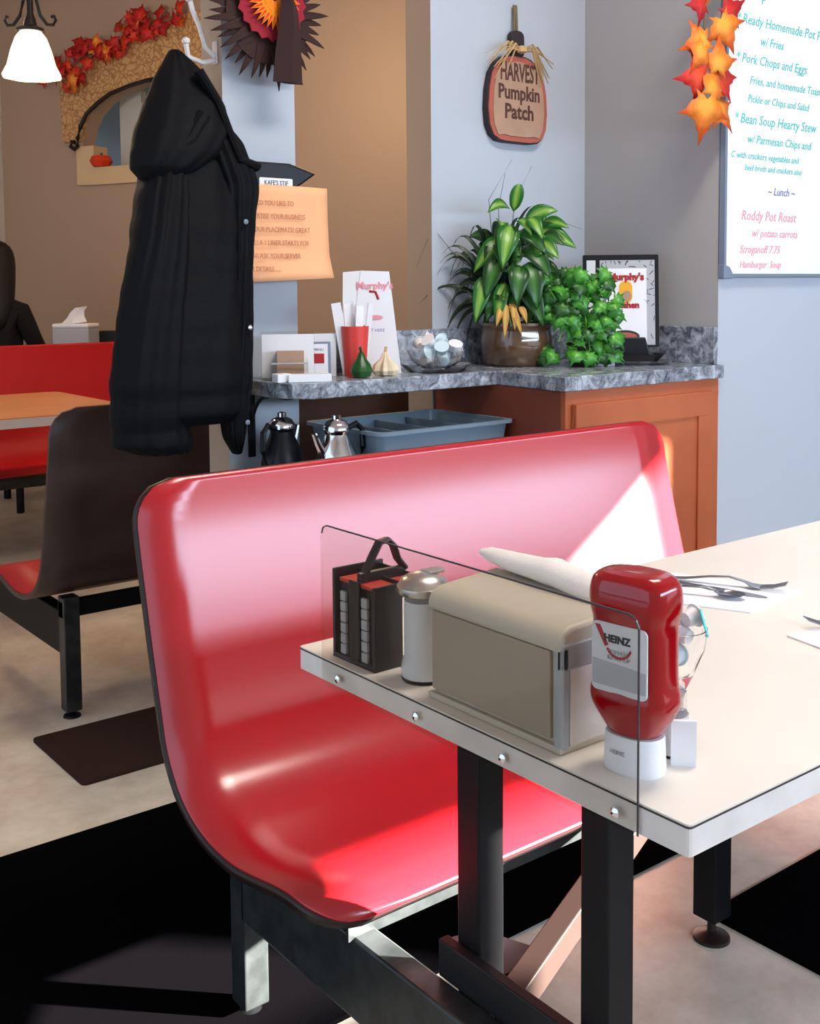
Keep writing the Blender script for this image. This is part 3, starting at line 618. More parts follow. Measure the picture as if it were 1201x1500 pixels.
t = thing('base_cabinet', 'orange cherry wood cabinet under the counter with panelled door', 'cabinet', (1.33, 1.44, 0))
MB().box(0, 0.655, 0.018, 0.54, 0.1, 0.959).build('carcass', M['wood_dark'], t, smooth=False)
f_ = MB(); f_.box(0, 0.655, 0, 0.018, 0.915, 0.959); f_.box(0, 0.03, 0, 0.018, 0.1, 0.915); f_.box(0.59, 0.655, 0, 0.018, 0.1, 0.915); f_.box(0, 0.655, 0, 0.018, 0.1, 0.14)
f_.build('face_frame', M['wood'], t, smooth=False, bevel=0.001)
dr = MB(); dr.box(0.022, 0.60, -0.019, -0.001, 0.855, 0.925); dr.box(0.022, 0.085, -0.019, -0.001, 0.13, 0.855); dr.box(0.54, 0.60, -0.019, -0.001, 0.13, 0.855); dr.box(0.085, 0.54, -0.019, -0.001, 0.13, 0.19)
dr = dr.build('door', M['wood'], t, smooth=False, bevel=0.003)
MB().box(0.085, 0.54, -0.012, -0.003, 0.19, 0.855).build('door_panel', M['wood'], dr, smooth=False)
MB().box(0.0, 0.655, 0.06, 0.5, 0, 0.1).build('plinth', M['wood_dark'], t, smooth=False)

# lower shelf, bus tub, coffee servers
t = thing('lower_shelf', 'dark shelf below the counter holding coffee pots and tub', 'shelf', (0.64, 1.63, 0.74))
MB().box(0, 0.685, 0, 0.365, -0.02, 0).build('board', M['black_matte'], t, smooth=False)
for x in (0.02, 0.64): MB().box(x, x + 0.03, 0.02, 0.35, -0.74, -0.02).build('support', M['black_matte'], t, smooth=False)
t = thing('cutlery_tub', 'blue grey plastic divided tub below the counter', 'tub', (0.865, 1.635, 0.74))
w, dp = 0.45, 0.335; tb = MB()
def pan(mb, w0, w1, d0, d1, h, th=0.004):
    o_ = []
    for ww, dd, z in ((w0, d0, 0), (w1, d1, h), (w1 - th, d1 - th, h), (w0 - th, d0 - th, th)): o_.append([Vector((x, y, z)) for x, y in rrect(-ww / 2, ww / 2, -dd / 2, dd / 2, 0.025)])
    mb.loft(o_); return mb
tb = pan(MB(), w - 0.03, w, dp - 0.03, dp, 0.13).build('tub_body', M['tub'], t); tb.location = (w / 2, dp / 2, 0)
rm = MB(); R1 = rrect(-w / 2 - 0.012, w / 2 + 0.012, -dp / 2 - 0.012, dp / 2 + 0.012, 0.03); R2 = rrect(-w / 2 + 0.004, w / 2 - 0.004, -dp / 2 + 0.004, dp / 2 - 0.004, 0.024)
rm.loft([[Vector((*p, 0.122)) for p in R1], [Vector((*p, 0.131)) for p in R1], [Vector((*p, 0.131)) for p in R2], [Vector((*p, 0.122)) for p in R2], [Vector((*p, 0.122)) for p in R1]], cap=False)
rm = rm.build('rim', M['tub'], t); rm.location = (w / 2, dp / 2, 0)
for k in (1, 2, 3): MB().box(w * k / 4 - 0.003, w * k / 4 + 0.003, 0.012, dp - 0.012, 0.01, 0.118).build('divider', M['tub'], t, smooth=False)
def server(label, loc, rz, blk):
    t = thing('coffee_server', label, 'coffee pot', loc, rz, 'coffee servers under the counter')
    MB().lathe([(0, 0), (0.052, 0), (0.055, 0.006), (0.055, 0.05), (0.048, 0.085), (0.034, 0.115), (0.030, 0.130), (0.034, 0.138)], 32).build('body', M['black_plastic'] if blk else M['chrome'], t)
    MB().lathe([(0.034, 0.138), (0.034, 0.150), (0.026, 0.162), (0.012, 0.168), (0.012, 0.178), (0, 0.182)], 28).build('lid', M['chrome'], t)
    MB().tube([(0.032, 0, 0.140), (0.065, 0, 0.152), (0.085, 0, 0.135), (0.088, 0, 0.09), (0.075, 0, 0.05), (0.055, 0, 0.04)], 0.0075, 10).build('handle', M['black_plastic'], t)
    MB().tube([(-0.045, 0, 0.085), (-0.06, 0, 0.11), (-0.072, 0, 0.138)], 0.009, 8, taper=[1.2, 1, 0.8]).build('spout', M['chrome'], t)
    return t
server('black coffee pot with chrome lid nearest the iron bracket', (0.70, 1.84, 0.74), 205, True)
server('chrome coffee pot between the black pot and the tub', (0.775, 1.70, 0.74), 5, False)

# --- things on the left shelf
t = thing('card_holder', 'clear acrylic holder with cream business cards at counter end', 'card holder', (0.735, 1.86, 1.0), -30)
h = MB(); h.box(-0.07, 0.07, 0.03, 0.034, 0, 0.125); h.box(-0.07, 0.07, -0.03, 0.034, 0, 0.004); h.box(-0.045, 0.05, -0.032, -0.028, 0, 0.045); h.box(-0.045, -0.041, -0.03, 0.03, 0, 0.055); h.box(0.046, 0.05, -0.03, 0.03, 0, 0.055)
h.build('holder', M['acrylic'], t, smooth=False)
e = MB(); e.box(-0.045, 0.05, -0.033, -0.030, 0.043, 0.047)
e.build('holder_rim', M['clearish'], t, smooth=False)
MB().box(-0.03, 0.04, -0.022, 0.018, 0.01, 0.075).build('card_stack', M['sign_face'], t, smooth=False)
MB().box(-0.068, 0.068, 0.022, 0.028, 0.004, 0.118).build('backing_card', M['paper'], t, smooth=False)
tag(MB().box(0.66, 0.70, 1.79, 1.82, 1.0, 1.022).build('note_pad', M['paper'], smooth=False, bevel=0.002), 'small white pad lying at the left end of the counter', 'pad')
tag(MB().box(-0.055, 0.055, -0.02, 0.02, 0, 0.02).build('paper_block', M['paper'], smooth=False, bevel=0.002, loc=(0.742, 1.772, 1.0)), 'long white block of paper in front of the card holder', 'pad').rotation_euler = (0, 0, R(-25))
t = thing('card_display', 'white counter card showing a small dark framed red picture', 'card display', (0.85, 1.905, 1.0), -28)
MB().box(-0.055, 0.055, 0, 0.004, 0, 0.115).build('white_card', M['paper'], t, smooth=False)
MB().box(-0.028, 0.038, -0.03, -0.022, 0.0, 0.092, Matrix.Rotation(R(-6), 4, 'X')).build('frame', M['board_frame'], t, smooth=False, bevel=0.001)
MB().box(-0.020, 0.030, -0.032, -0.030, 0.004, 0.086, Matrix.Rotation(R(-6), 4, 'X')).build('inner_card', M['paper'], t, smooth=False)
MB().box(-0.010, 0.020, -0.0335, -0.0315, 0.034, 0.060, Matrix.Rotation(R(-6), 4, 'X')).build('picture', M['ink_red'], t, smooth=False)
text('card_lettering', 'MENU', 0.010, M['ink'], t, (0.005, -0.0245, 0.070))
t = thing('red_cup', 'red cup stuffed with white folded papers on the counter', 'cup', (0.940, 1.848, 1.0), -30)
MB().lathe([(0, 0), (0.029, 0), (0.038, 0.135), (0.0365, 0.135), (0.028, 0.004), (0, 0.004)], 28).build('cup', M['red_cup'], t)
for k, (x, y, a, hh) in enumerate([(-0.02, 0, -9, 0.2), (-0.008, 0.01, -3, 0.195), (0.006, -0.006, 2, 0.19), (0.02, 0.004, 7, 0.198), (0, 0.02, 0, 0.205)]):
    MB().box(-0.013, 0.013, -0.002, 0.002, 0.02, hh, Matrix.Translation((x, y, 0)) @ Matrix.Rotation(R(a), 4, 'Y') @ Matrix.Rotation(R(17 * k), 4, 'Z')).build('folded_paper', M['paper'], t, smooth=False)
t = thing('menu_card', 'tall white folded takeout menu card behind the cream gourd', 'menu', (1.035, 1.89, 1.0), -34)
MB().prism([(-0.075, 0), (0.075, 0), (0.045, 0.285), (-0.035, 0.288)], -0.002, 0.0, 'y', Matrix.Rotation(R(-7), 4, 'X')).build('front_leaf', M['paper'], t, smooth=False)
MB().prism([(-0.075, 0), (-0.09, 0.0), (-0.085, 0.284), (-0.035, 0.288)], 0.0, 0.03, 'y', Matrix.Rotation(R(-7), 4, 'X')).build('side_leaf', M['paper'], t, smooth=False)
text('lettering', "Murphy's", 0.028, M['ink_pink'], t, (0.004, 0.025, 0.235), rot=(83, 0, 0), bold=0.0006)
MB().tube([(-0.012, 0.026, 0.228), (0.006, 0.026, 0.226), (0.014, 0.024, 0.205)], 0.004, 6).build('print_mark', M['ink_red'], t)
MB().lathe([(0, 0), (0.022, 0), (0.022, 0.0006), (0, 0.0006)], 20, Matrix.Translation((0.004, 0.0155, 0.155)) @ Matrix.Rotation(R(83), 4, 'X') @ Matrix.Diagonal((1, 0.3, 1, 1))).build('print_oval', M['ink_pink'], t)
text('lettering', 'EAT HERE', 0.012, M['ink_purple'], t, (0.004, 0.012, 0.115), rot=(83, 0, 0))
def gourd(name, label, loc, m_, prof, stem, rz=0, lobes=8, amp=0.05):
    t = thing(name, label, 'gourd', loc, rz)
    MB().lathe(prof, 32, fn=lambda a, z: 1 + amp * math.cos(lobes * a)).build('body', M[m_], t); MB().tube(stem, 0.004, 6).build('stem', M['gourd_green'] if m_ == 'gourd_green' else M['raffia'], t)
gourd('green_gourd', 'small dark green gourd in front of the red cup', (0.915, 1.785, 1.0), 'gourd_green', [(0, 0), (0.022, 0.002), (0.030, 0.018), (0.024, 0.036), (0.012, 0.052), (0.007, 0.066), (0, 0.069)], [(0, 0, 0.066), (-0.004, 0, 0.082)], amp=0.03)
gourd('cream_gourd', 'small cream ridged gourd in front of the white menu card', (1.005, 1.80, 1.0), 'gourd_cream', [(0, 0), (0.026, 0.002), (0.034, 0.014), (0.028, 0.03), (0.012, 0.046), (0.006, 0.062), (0, 0.066)], [(0, 0, 0.062), (0.004, 0, 0.078)], amp=0.14)
t = thing('glass_bowl', 'footed glass bowl heaped with pale creamer cups', 'bowl', (1.20, 1.82, 1.0))
MB().lathe([(0, 0.002), (0.075, 0.002), (0.10, 0.022), (0.103, 0.022), (0.08, -0.0), (0, 0)], 32).build('saucer', M['glass'], t)
MB().lathe([(0, 0.006), (0.04, 0.006), (0.07, 0.03), (0.083, 0.06), (0.080, 0.06), (0.066, 0.032), (0.036, 0.010), (0, 0.010)], 32).build('bowl', M['glass'], t)
spots = [(0.0, 0.0, 0.02), (0.035, 0.01, 0.03), (-0.03, 0.02, 0.03), (0.0, -0.04, 0.03), (0.05, -0.02, 0.052), (-0.05, -0.01, 0.052), (0.02, 0.05, 0.055), (-0.02, -0.05, 0.058), (0.03, -0.045, 0.06), (0.0, 0.0, 0.058), (-0.03, 0.03, 0.07), (0.04, 0.015, 0.075), (-0.035, -0.025, 0.078), (0.01, -0.03, 0.082), (0.0, 0.02, 0.088)]
bl = ['lowest in the middle', 'low at the right', 'low at the rear left', 'low at the front', 'against the right rim', 'against the left rim', 'against the rear rim', 'at the front left rim', 'at the front right rim', 'in the middle of the heap', 'near the top at rear left', 'near the top at right', 'near the top at left', 'near the top at front', 'topmost of the heap']
for k, (x, y, z) in enumerate(spots):
    q = MB().lathe([(0, 0), (0.013, 0), (0.0165, 0.02), (0.021, 0.022), (0.021, 0.024), (0, 0.0245)], 18).build('creamer_cup', M['creamer'] if k % 2 else M['white_plastic'])
    q.location = (1.20 + x, 1.82 + y, 1.0 + z); q.rotation_euler = (rnd.uniform(-1.4, 1.4), rnd.uniform(-1.4, 1.4), rnd.uniform(0, 6))
    tag(q, ('pale blue' if k % 2 else 'white') + ' creamer cup in the glass bowl, ' + bl[k], 'creamer cup', 'creamers heaped in the glass bowl')

# --- big potted plant: u = to the right seen from the room, w = up
CR = Vector((0.787, -0.616, 0)); CF = Vector((0.614, 0.786, 0))
def uvw(u, w, dep=0): return CR * u + CF * dep + Vector((0, 0, w))
t = thing('potted_plant', 'dumb cane with variegated leaves in a brown glazed pot', 'plant', (1.53, 1.84, 1.0))
p_ = MB().lathe([(0, 0), (0.085, 0), (0.098, 0.012), (0.108, 0.05), (0.110, 0.085), (0.104, 0.105), (0.106, 0.115), (0.112, 0.122), (0.112, 0.130), (0.104, 0.130), (0.100, 0.118), (0, 0.112)], 48).build('pot', M['pot'], t)
MB().lathe([(0, 0.121), (0.098, 0.119), (0, 0.118)], 24).build('soil', M['soil'], t)
st = MB()
stems = [((0, 0), (0.0, 0.40)), ((-0.03, 0.02), (-0.06, 0.33)), ((0.03, 0), (0.07, 0.33)), ((0.02, -0.03), (0.04, 0.22)), ((-0.04, -0.02), (-0.05, 0.22))]
for (x, y), (u, w_) in stems: st.tube([Vector((x, y, 0.11)), Vector((x, y, 0.2)) + uvw(u * 0.4, 0), uvw(u, w_)], 0.007, 8)
st.build('stems', M['leaf_ivy'], t)
# (base u,w, tip u,w, width, depth_base, depth_tip, deep?)
big = [(-0.01, .46, .005, .54, .05, -.03, -.06, 0), (-.02, .47, -.09, .455, .045, -.02, -.07, 0), (.02, .42, .12, .46, .055, -.03, -.05, 0), (.03, .40, .175, .35, .075, 0, -.05, 0), (.0, .40, .08, .33, .06, -.06, -.10, 1),
       (-.03, .38, -.13, .28, .065, 0, -.04, 0), (-.02, .42, -.05, .29, .075, -.06, -.11, 0), (.02, .36, .09, .26, .07, -.05, -.11, 1), (-.05, .33, -.10, .20, .07, -.05, -.10, 1), (.03, .31, .05, .17, .075, -.08, -.12, 1),
       (-.01, .34, -.03, .42, .05, 0, .05, 1), (.05, .38, .10, .47, .05, .04, .06, 1), (.0, .30, -.01, .18, .07, -.09, -.13, 1), (-.09, .27, -.13, .13, .06, -.06, -.10, 0), (.05, .30, .14, .24, .06, .0, -.03, 1),
       (.08, .35, .15, .40, .06, .02, .03, 1), (-.06, .36, -.14, .39, .05, .02, .04, 1), (.01, .25, .07, .12, .07, -.07, -.11, 1), (-.04, .25, -.07, .12, .05, -.08, -.12, 0), (.09, .28, .12, .16, .07, -.03, -.06, 1)]
for bu, bw, tu, tw, wd, db, dt, dk in big:
    base = uvw(bu, bw, db); tip = uvw(tu, tw, dt); MB().blade(base, tip, wd, uvw(0, 0.018, -0.012), 'oval', nrm=-CF + Vector((rnd.uniform(-.3, .3), rnd.uniform(-.3, .3), .35))).build('leaf', M['leaf_deep' if dk else 'leaf_dumb'], t, solid=0.0006)
for k in range(26):
    u = rnd.uniform(-.13, .12); w_ = rnd.uniform(.17, .40); dd = rnd.uniform(-.06, .08)
    MB().blade(uvw(u * .6, w_ + .03, dd), uvw(u + rnd.uniform(-.03, .03), w_ - rnd.uniform(.03, .09), dd - .04), rnd.uniform(.045, .065), uvw(0, .012, -.01), 'oval', nrm=-CF + Vector((rnd.uniform(-.5, .5), rnd.uniform(-.5, .5), .3))).build('leaf', M['leaf_deep'], t, solid=0.0006)
for k in range(30):
    a = rnd.uniform(-.6, 1); u = a * .13; w_ = rnd.uniform(.20, .47) - abs(u) * .5; dd = rnd.uniform(-.09, .0); l_ = rnd.uniform(.07, .11)
    MB().blade(uvw(u * .7, w_ + .02, dd), uvw(u * .7 + l_ * (.35 + a * .6) * rnd.choice([1, .6]), w_ + .02 - l_ * rnd.uniform(-.1, .8), dd - .04), rnd.uniform(.04, .06), uvw(0, .014, 0), 'oval', nrm=-CF + Vector((rnd.uniform(-.4, .4), rnd.uniform(-.4, .4), .4))).build('leaf', M['leaf_dumb' if k % 3 else 'leaf_deep'], t, solid=0.0006)
for k in range(22):
    tu = rnd.uniform(-.24, -.08); tw = rnd.uniform(.02, .30)
    MB().blade(uvw(-.03, .13, rnd.uniform(-.03, .05)), uvw(tu, tw, rnd.uniform(-.02, .06)), .024, uvw(-.02, rnd.uniform(.06, .14), 0), 'strap', nrm=-CF + Vector((0, 0, .6)), n=10, fold=0.15).build('strap_leaf', M['leaf_dark'], t, solid=0.0006)
for bu, bw, tu, tw in [(-.04, .19, -.045, .085), (-.03, .19, .005, .095), (-.05, .18, -.07, .12), (.0, .18, .02, .13), (-.02, .19, -.015, .11)]:
    MB().blade(uvw(bu, bw, -.11), uvw(tu, tw, -.125), .022, uvw(0, .008, -.01), 'oval', nrm=-CF).build('dry_leaf', M['leaf_dry'], t, solid=0.0006)
# long strap leaves at the left and a few thin wisps
sl = [(-.29, .19, .08), (-.24, .27, .12), (-.22, .34, .10), (-.19, .36, .12), (-.21, .24, .10), (-.17, .17, .06), (-.16, .30, .12), (-.20, .14, .06), (-.14, .38, .14), (-.23, .31, .1), (-.12, .10, .05), (-.15, .22, .1), (-.13, .26, .1), (-.18, .29, .1), (-.16, .13, .05), (.02, .44, .1), (.05, .48, .08)]
for tu, tw, bh in sl:
    MB().blade(uvw(-.04, .13, rnd.uniform(-.03, .03)), uvw(tu, tw, rnd.uniform(-.02, .04)), .020, uvw(-.01, bh, 0), 'strap', nrm=-CF + Vector((0, 0, .6)), n=10, fold=0.15).build('strap_leaf', M['leaf_dark'], t, solid=0.0006)
wi = MB()
for (u1, w1, u2, w2) in [(-.08, .50, -.01, .62), (.0, .5, .05, .60), (-.05, .48, -.03, .58), (-.25, .42, -.30, .30), (.12, .44, .2, .41)]:
    wi.tube([uvw(-.02, .2, .02), uvw((u1 - .02) * .7, (w1 + .2) * .55, .02), uvw(u1, w1, .02), uvw(u2, w2, .02)], .0012, 5, taper=[1.4, 1.1, .8, .4])
wi.build('wisps', M['leaf_dark'], t)
# ivy with its own little pot
t = thing('ivy_plant', 'bright green ivy spilling over the counter front beside the brown pot', 'plant', (1.640, 1.672, 1.0))
MB().lathe([(0, 0), (0.035, 0), (0.045, 0.07), (0.048, 0.07), (0.043, 0.062), (0, 0.060)], 24).build('pot', M['soil'], t)
vn = MB(); r2 = random.Random(5)
for k in range(9):
    a = r2.uniform(-.11, .09); vn.tube([uvw(0, .06, 0), uvw(a * .5, .15, r2.uniform(-.05, .03)), uvw(a, r2.uniform(.05, .24), -.06)], .002, 5)
vn.build('vines', M['leaf_ivy'], t)
for k in range(115):
    for _ in range(30):
        u = r2.uniform(-.125, .105); w_ = r2.uniform(.0, .285)
        if (w_ > .2 and u > .075): continue
        if (w_ < .14 and u < -.03) and r2.random() < .75: continue
        break
    dd = -math.sqrt(max(0, 1 - (u / .14) ** 2)) * .07 * r2.uniform(.3, 1) * (1 - .3 * w_)
    c0 = uvw(u, max(w_, .035), dd); ax = uvw(u * 2 + r2.uniform(-.5, .5), -r2.uniform(.1, 1), -.2)
    MB().maple(c0, r2.uniform(.032, .050), ax, -CF + Vector((r2.uniform(-.5, .5), r2.uniform(-.5, .5), r2.uniform(0, .8))), lobes=5, curl=.2, depth=.66).build('leaf', M['leaf_ivy' if r2.random() < .75 else 'leaf_deep'], t, solid=0.0005)
# white box behind ivy
t = thing('white_box', 'white paper box between the ivy and the framed menu', 'box', (1.718, 1.655, 1.0), -45)
MB().prism([(-.03, 0), (.03, 0), (.034, .15), (-.034, .15)], -.03, .03, 'y').build('box', M['paper'], t, smooth=False)
MB().prism([(-.036, .15), (.036, .15), (.034, .163), (-.034, .163)], -.036, .036, 'y').build('lid', M['paper'], t, smooth=False)

# menu in black stand
t = thing('framed_menu', 'black framed restaurant menu standing at the niche side wall', 'menu', (1.80, 1.66, 1.022), -44)
tl = Matrix.Rotation(R(-9), 4, 'X')
MB().prism(rrect(-.115, .115, .03, .315, .004), 0, .008, 'y', tl).build('cover', M['black_plastic'], t, smooth=False)
MB().box(-.103, -.076, -.0015, 0, .04, .298, tl).build('inner_strip', M['label'], t, smooth=False)
sh = MB().box(-.063, .103, -.0015, 0, .036, .298, tl).build('menu_sheet', M['label_grey'], t, smooth=False)
r3 = random.Random(3)
for k in range(34):
    x = r3.choice([r3.uniform(-.06, -.045), r3.uniform(.08, .10), r3.uniform(-.06, .1)]); z = r3.uniform(.05, .29)
    if -.045 < x < .08: z = r3.uniform(.275, .292)
    a = r3.uniform(0, PI); l2 = r3.uniform(.008, .02); x1 = min(max(x + l2 * math.cos(a), -.062), .102); z1 = min(z + l2 * math.sin(a), .296)
    MB().tube([tl @ Vector((x, -.0022, z)), tl @ Vector((x1, -.0022, z1))], .0009, 4).build('printed_branch', M['ink'], sh)
MB().box(-.044, .078, -.0028, -.0016, .036, .272, tl).build('white_panel', M['paper'], sh, smooth=False)
text('lettering', "Murphy's", .029, M['ink_red'], sh, tl @ Vector((.017, -.0042, .236)), rot=(81, 0, 0), bold=.0016)
MB().prism(rrect(-.005, .035, .165, .232, .018), -.004, -.003, 'y', tl).build('printed_head', M['yellow'], sh, smooth=False)
MB().prism([(.018 + .014 * math.cos(R(a)), .186 + .017 * math.sin(R(a))) for a in range(0, 360, 20)], -.0045, -.0035, 'y', tl).build('printed_face', M['sign_face'], sh, smooth=False)
text('lettering', 'Kitchen', .026, M['ink_red'], sh, tl @ Vector((.015, -.0042, .150)), rot=(81, 0, 0), bold=.0014)
MB().prism([(.012 + .044 * math.cos(R(a)), .062 + .019 * math.sin(R(a))) for a in range(0, 360, 15)], -.0036, -.0026, 'y', tl).build('oval_badge', M['ink'], sh, smooth=False)
MB().prism([(.012 + .036 * math.cos(R(a)), .062 + .012 * math.sin(R(a))) for a in range(0, 360, 15)], -.0042, -.0036, 'y', tl).build('badge_center', M['sign_edge'], sh, smooth=False)
MB().prism([(-.05, -.03), (.09, -.03), (.07, .045), (-.03, .045)], -.03, -.012, 'y').build('stand', M['black_plastic'], t, smooth=False, bevel=.003).location = (0, 0, .015)
t = thing('serving_tray', 'silver edged tray with black dish under the framed menu', 'tray', (1.80, 1.63, 1.0), -44)
pan(MB(), .20, .25, .10, .13, .012, .003).build('tray', M['brushed'], t)
pan(MB(), .16, .21, .07, .09, .028, .004).build('black_dish', M['black_plastic'], t).location = (0, 0, .0045)

# ================================================================== WALL THINGS
t = thing('pumpkin_sign', 'wooden pumpkin sign with straw bow reading Pumpkin Patch', 'sign', (1.668, 1.998, 0))
def gshape(sx=1, sz=1, zc=1.80, e=0):
    hw = .128
    pts = []
    for z, w_ in ((1.690, .055), (1.694, .085), (1.71, .108), (1.74, .124), (1.79, .130), (1.85, .126), (1.90, .114), (1.935, .092), (1.955, .06), (1.962, .03)): pts.append((w_ - e, z + (e if z < 1.7 else 0) - (e if z > 1.94 else 0)))
    return pts + [(-x, z) for x, z in reversed(pts)]
MB().prism(gshape(), -.022, 0, 'y').build('back_board', M['sign_dark'], t, smooth=False)
MB().prism(gshape(e=.004), -.026, -.022, 'y').build('rim_board', M['sign_edge'], t, smooth=False)
fc = MB().prism(gshape(e=.020), -.029, -.026, 'y').build('sign_face', M['sign_face'], t, smooth=False)
text('lettering', 'HARVEST', .052, M['ink_brown'], fc, (.003, -.0295, 1.882), bold=.0012, sx=.78).scale = (.78, 1.5, 1)
text('lettering', 'Pumpkin', .062, M['ink_brown'], fc, (0, -.0295, 1.825), bold=.0018, sx=.84)
text('lettering', 'Patch', .064, M['ink_brown'], fc, (0, -.0295, 1.765), bold=.0018, sx=.9)
MB().prism(rrect(-.028, .028, 1.955, 2.04, .02), -.024, -.004, 'y').build('sign_stem', M['sign_dark'], t, smooth=False, bevel=.003)
MB().tube([(-.006, -.012, 2.03), (-.003, -.01, 2.12), (.004, -.01, 2.12), (.006, -.012, 2.03)], .0045, 6).build('hanging_cord', M['twine'], t)
r4 = random.Random(2)
bow = MB()
for k in range(22):
    sg = -1 if k % 2 else 1; L2 = r4.uniform(.06, .15); dz = r4.uniform(-.10, .0)
    bow.tube([(0, -.034, 1.975), (sg * L2 * .45, -.045, 1.985 + r4.uniform(-.01, .015)), (sg * L2, -.036, 1.955 + dz)], .004, 5, flat=.4, taper=[1, 1.2, .4])
bow.lathe([(0, -.014), (.016, -.008), (.016, .008), (0, .014)], 10, Matrix.Translation((0, -.04, 1.978)))
bow.build('straw_bow', M['raffia'], t)

# whiteboard
t = thing('whiteboard', 'large whiteboard with handwritten teal menu at the right edge', 'whiteboard', (2.0, 1.455, 0))
MB().box(.01, 1.25, -.016, 0, 1.27, 2.35).build('panel', M['board'], t, smooth=False)
f_ = MB(); f_.box(0, .012, -.02, 0, 1.262, 2.36); f_.box(0, 1.26, -.02, 0, 1.262, 1.272); f_.box(0, 1.26, -.02, 0, 2.348, 2.36)
f_.build('frame', M['board_frame'], t, smooth=False, bevel=.002)
MB().prism([(-.004, 1.256), (.04, 1.256), (.038, 1.275), (.025, 1.292), (-.004, 1.30)], -.024, 0, 'y').build('corner_cap', M['board_frame'], t, smooth=False, bevel=.003)
wl = [('Soup', .10, 2.10, .05, 'ink_teal'), ('* Ready Homemade Pot Pie', .05, 2.02, .042, 'ink_teal'), ('w/ Fries', .17, 1.965, .038, 'ink_teal'), ('* Pork Chops and Eggs', .05, 1.905, .04, 'ink_teal'), ('Fries, and homemade Toast', .12, 1.845, .034, 'ink_teal'), ('Pickle or Chips and Salad', .11, 1.79, .032, 'ink_teal'), ('* Elmer Fudd Rarebit Soup', .045, 1.725, .042, 'ink_teal'), ('w/ Parmesan Chips and', .11, 1.668, .036, 'ink_teal'), ('C with crackers vegetables and', .03, 1.62, .028, 'ink_teal'), ('beef broth and crackers also', .10, 1.585, .026, 'ink_teal'),
      ('~ Lunch ~', .22, 1.515, .035, 'ink_purple'), ('Roddy Pot Roast', .085, 1.435, .042, 'ink_pink'), ('w/ potato carrots', .14, 1.385, .034, 'ink_pink'), ('Stroganoff 7.75', .08, 1.335, .034, 'ink_pink'), ('Hamburger  Soup', .08, 1.29, .03, 'ink_pink')]
wl[6] = ('* Bean Soup Hearty Stew', .045, 1.725, .042, 'ink_teal')
for b_, x, z, sz, mm in wl: text('handwriting', b_, sz, M[mm], t, (x, -.0165, z), align='LEFT', shear=.25, bold=.0002)

# maple garland down the board's left edge
t = thing('maple_leaf_garland', 'orange and red silk maple leaves hanging on the whiteboard edge', 'garland', (1.935, 1.43, 0))
MB().tube([(-.03, 0, 2.3), (-.045, 0, 2.1), (-.05, 0, 1.95), (-.06, 0, 1.80), (-.06, 0, 1.74)], .003, 6).build('stem', M['twine'], t)
gl = [(-.06, 2.10, .085, -100, 'leaf_orange'), (-.02, 2.13, .08, 40, 'leaf_orange'), (-.10, 2.03, .07, 190, 'leaf_crimson'), (-.01, 1.985, .085, -60, 'leaf_orange'), (.04, 2.03, .07, 35, 'leaf_crimson'), (-.09, 1.93, .08, 200, 'leaf_orange'), (-.10, 1.90, .07, 240, 'leaf_orange'), (-.03, 1.87, .08, 90, 'leaf_orange'), (.0, 1.84, .09, 10, 'leaf_red'), (-.10, 1.83, .085, 190, 'leaf_red'), (-.05, 1.80, .08, 60, 'leaf_orange'), (-.085, 1.745, .10, 265, 'leaf_orange'), (0.0, 1.75, .08, -50, 'leaf_orange')]
for k, (x, z, sz, a, mm) in enumerate(gl):
    MB().maple((x, -.02 - .006 * (k % 4), z), sz * 1.12, (math.cos(R(a)), -.1, math.sin(R(a))), (rnd.uniform(-.4, .1), -1, rnd.uniform(-.2, .3)), curl=.12).build('leaf', M[mm], t, solid=.0008)

# wall file with orange paper on the column
t = thing('wall_file', 'black angular wall pocket with white label strip on the column', 'wall file', (0.745, 1.998, 0))
fl = [(-.12, 1.565), (.03, 1.565), (.112, 1.542), (.055, 1.505), (.045, 1.475), (-.055, 1.475), (-.08, 1.505), (-.12, 1.51)]
MB().prism(fl, -.10, 0, 'y').build('pocket', M['black_plastic'], t, smooth=False, bevel=.006)
MB().prism(rrect(-.066, .034, 1.5, 1.524, .004), -.102, -.1, 'y').build('label_strip', M['paper'], t, smooth=False)
text('lettering', "KAFE'S STIF", .017, M['ink'], t, (-.016, -.1025, 1.506), sx=.85)
t = thing('orange_notice', 'orange paper notice curling below the black wall pocket', 'notice', (0.745, 1.90, 0))
pb = MB(); rows = []
for j in range(13):
    k = j / 12; z = 1.505 - .24 * k; row = []
    for i in range(13):
        q = i / 12; x = -.145 + .29 * q + .01 * k
        y = -.012 * math.sin(q * PI) - .03 * max(0, k - .75) * 4 * (q - .2) * .6 + .004 * math.sin(3 * k)
        zz = z - .012 * (1 - q) * k
        row.append(pb.bm.verts.new((x, y, zz)))
    rows.append(row)
for A, B in zip(rows, rows[1:]):
    for i in range(12): pb.bm.faces.new((A[i], A[i + 1], B[i + 1], B[i]))
pb.build('sheet', M['orange_paper'], t, solid=.0006)
for i, ln in enumerate(['WOULD YOU LIKE TO', 'ADVERTISE YOUR BUSINESS', 'ON OUR PLACEMATS? GREAT', 'DEAL! A 1 LINER STARTS FOR', '$1250. ASK YOUR SERVER', 'FOR DETAILS......']):
    text('lettering', ln, .0185, M['ink_orange'], t, (-.12, -.0165, 1.452 - .034 * i), align='LEFT', sx=.8)

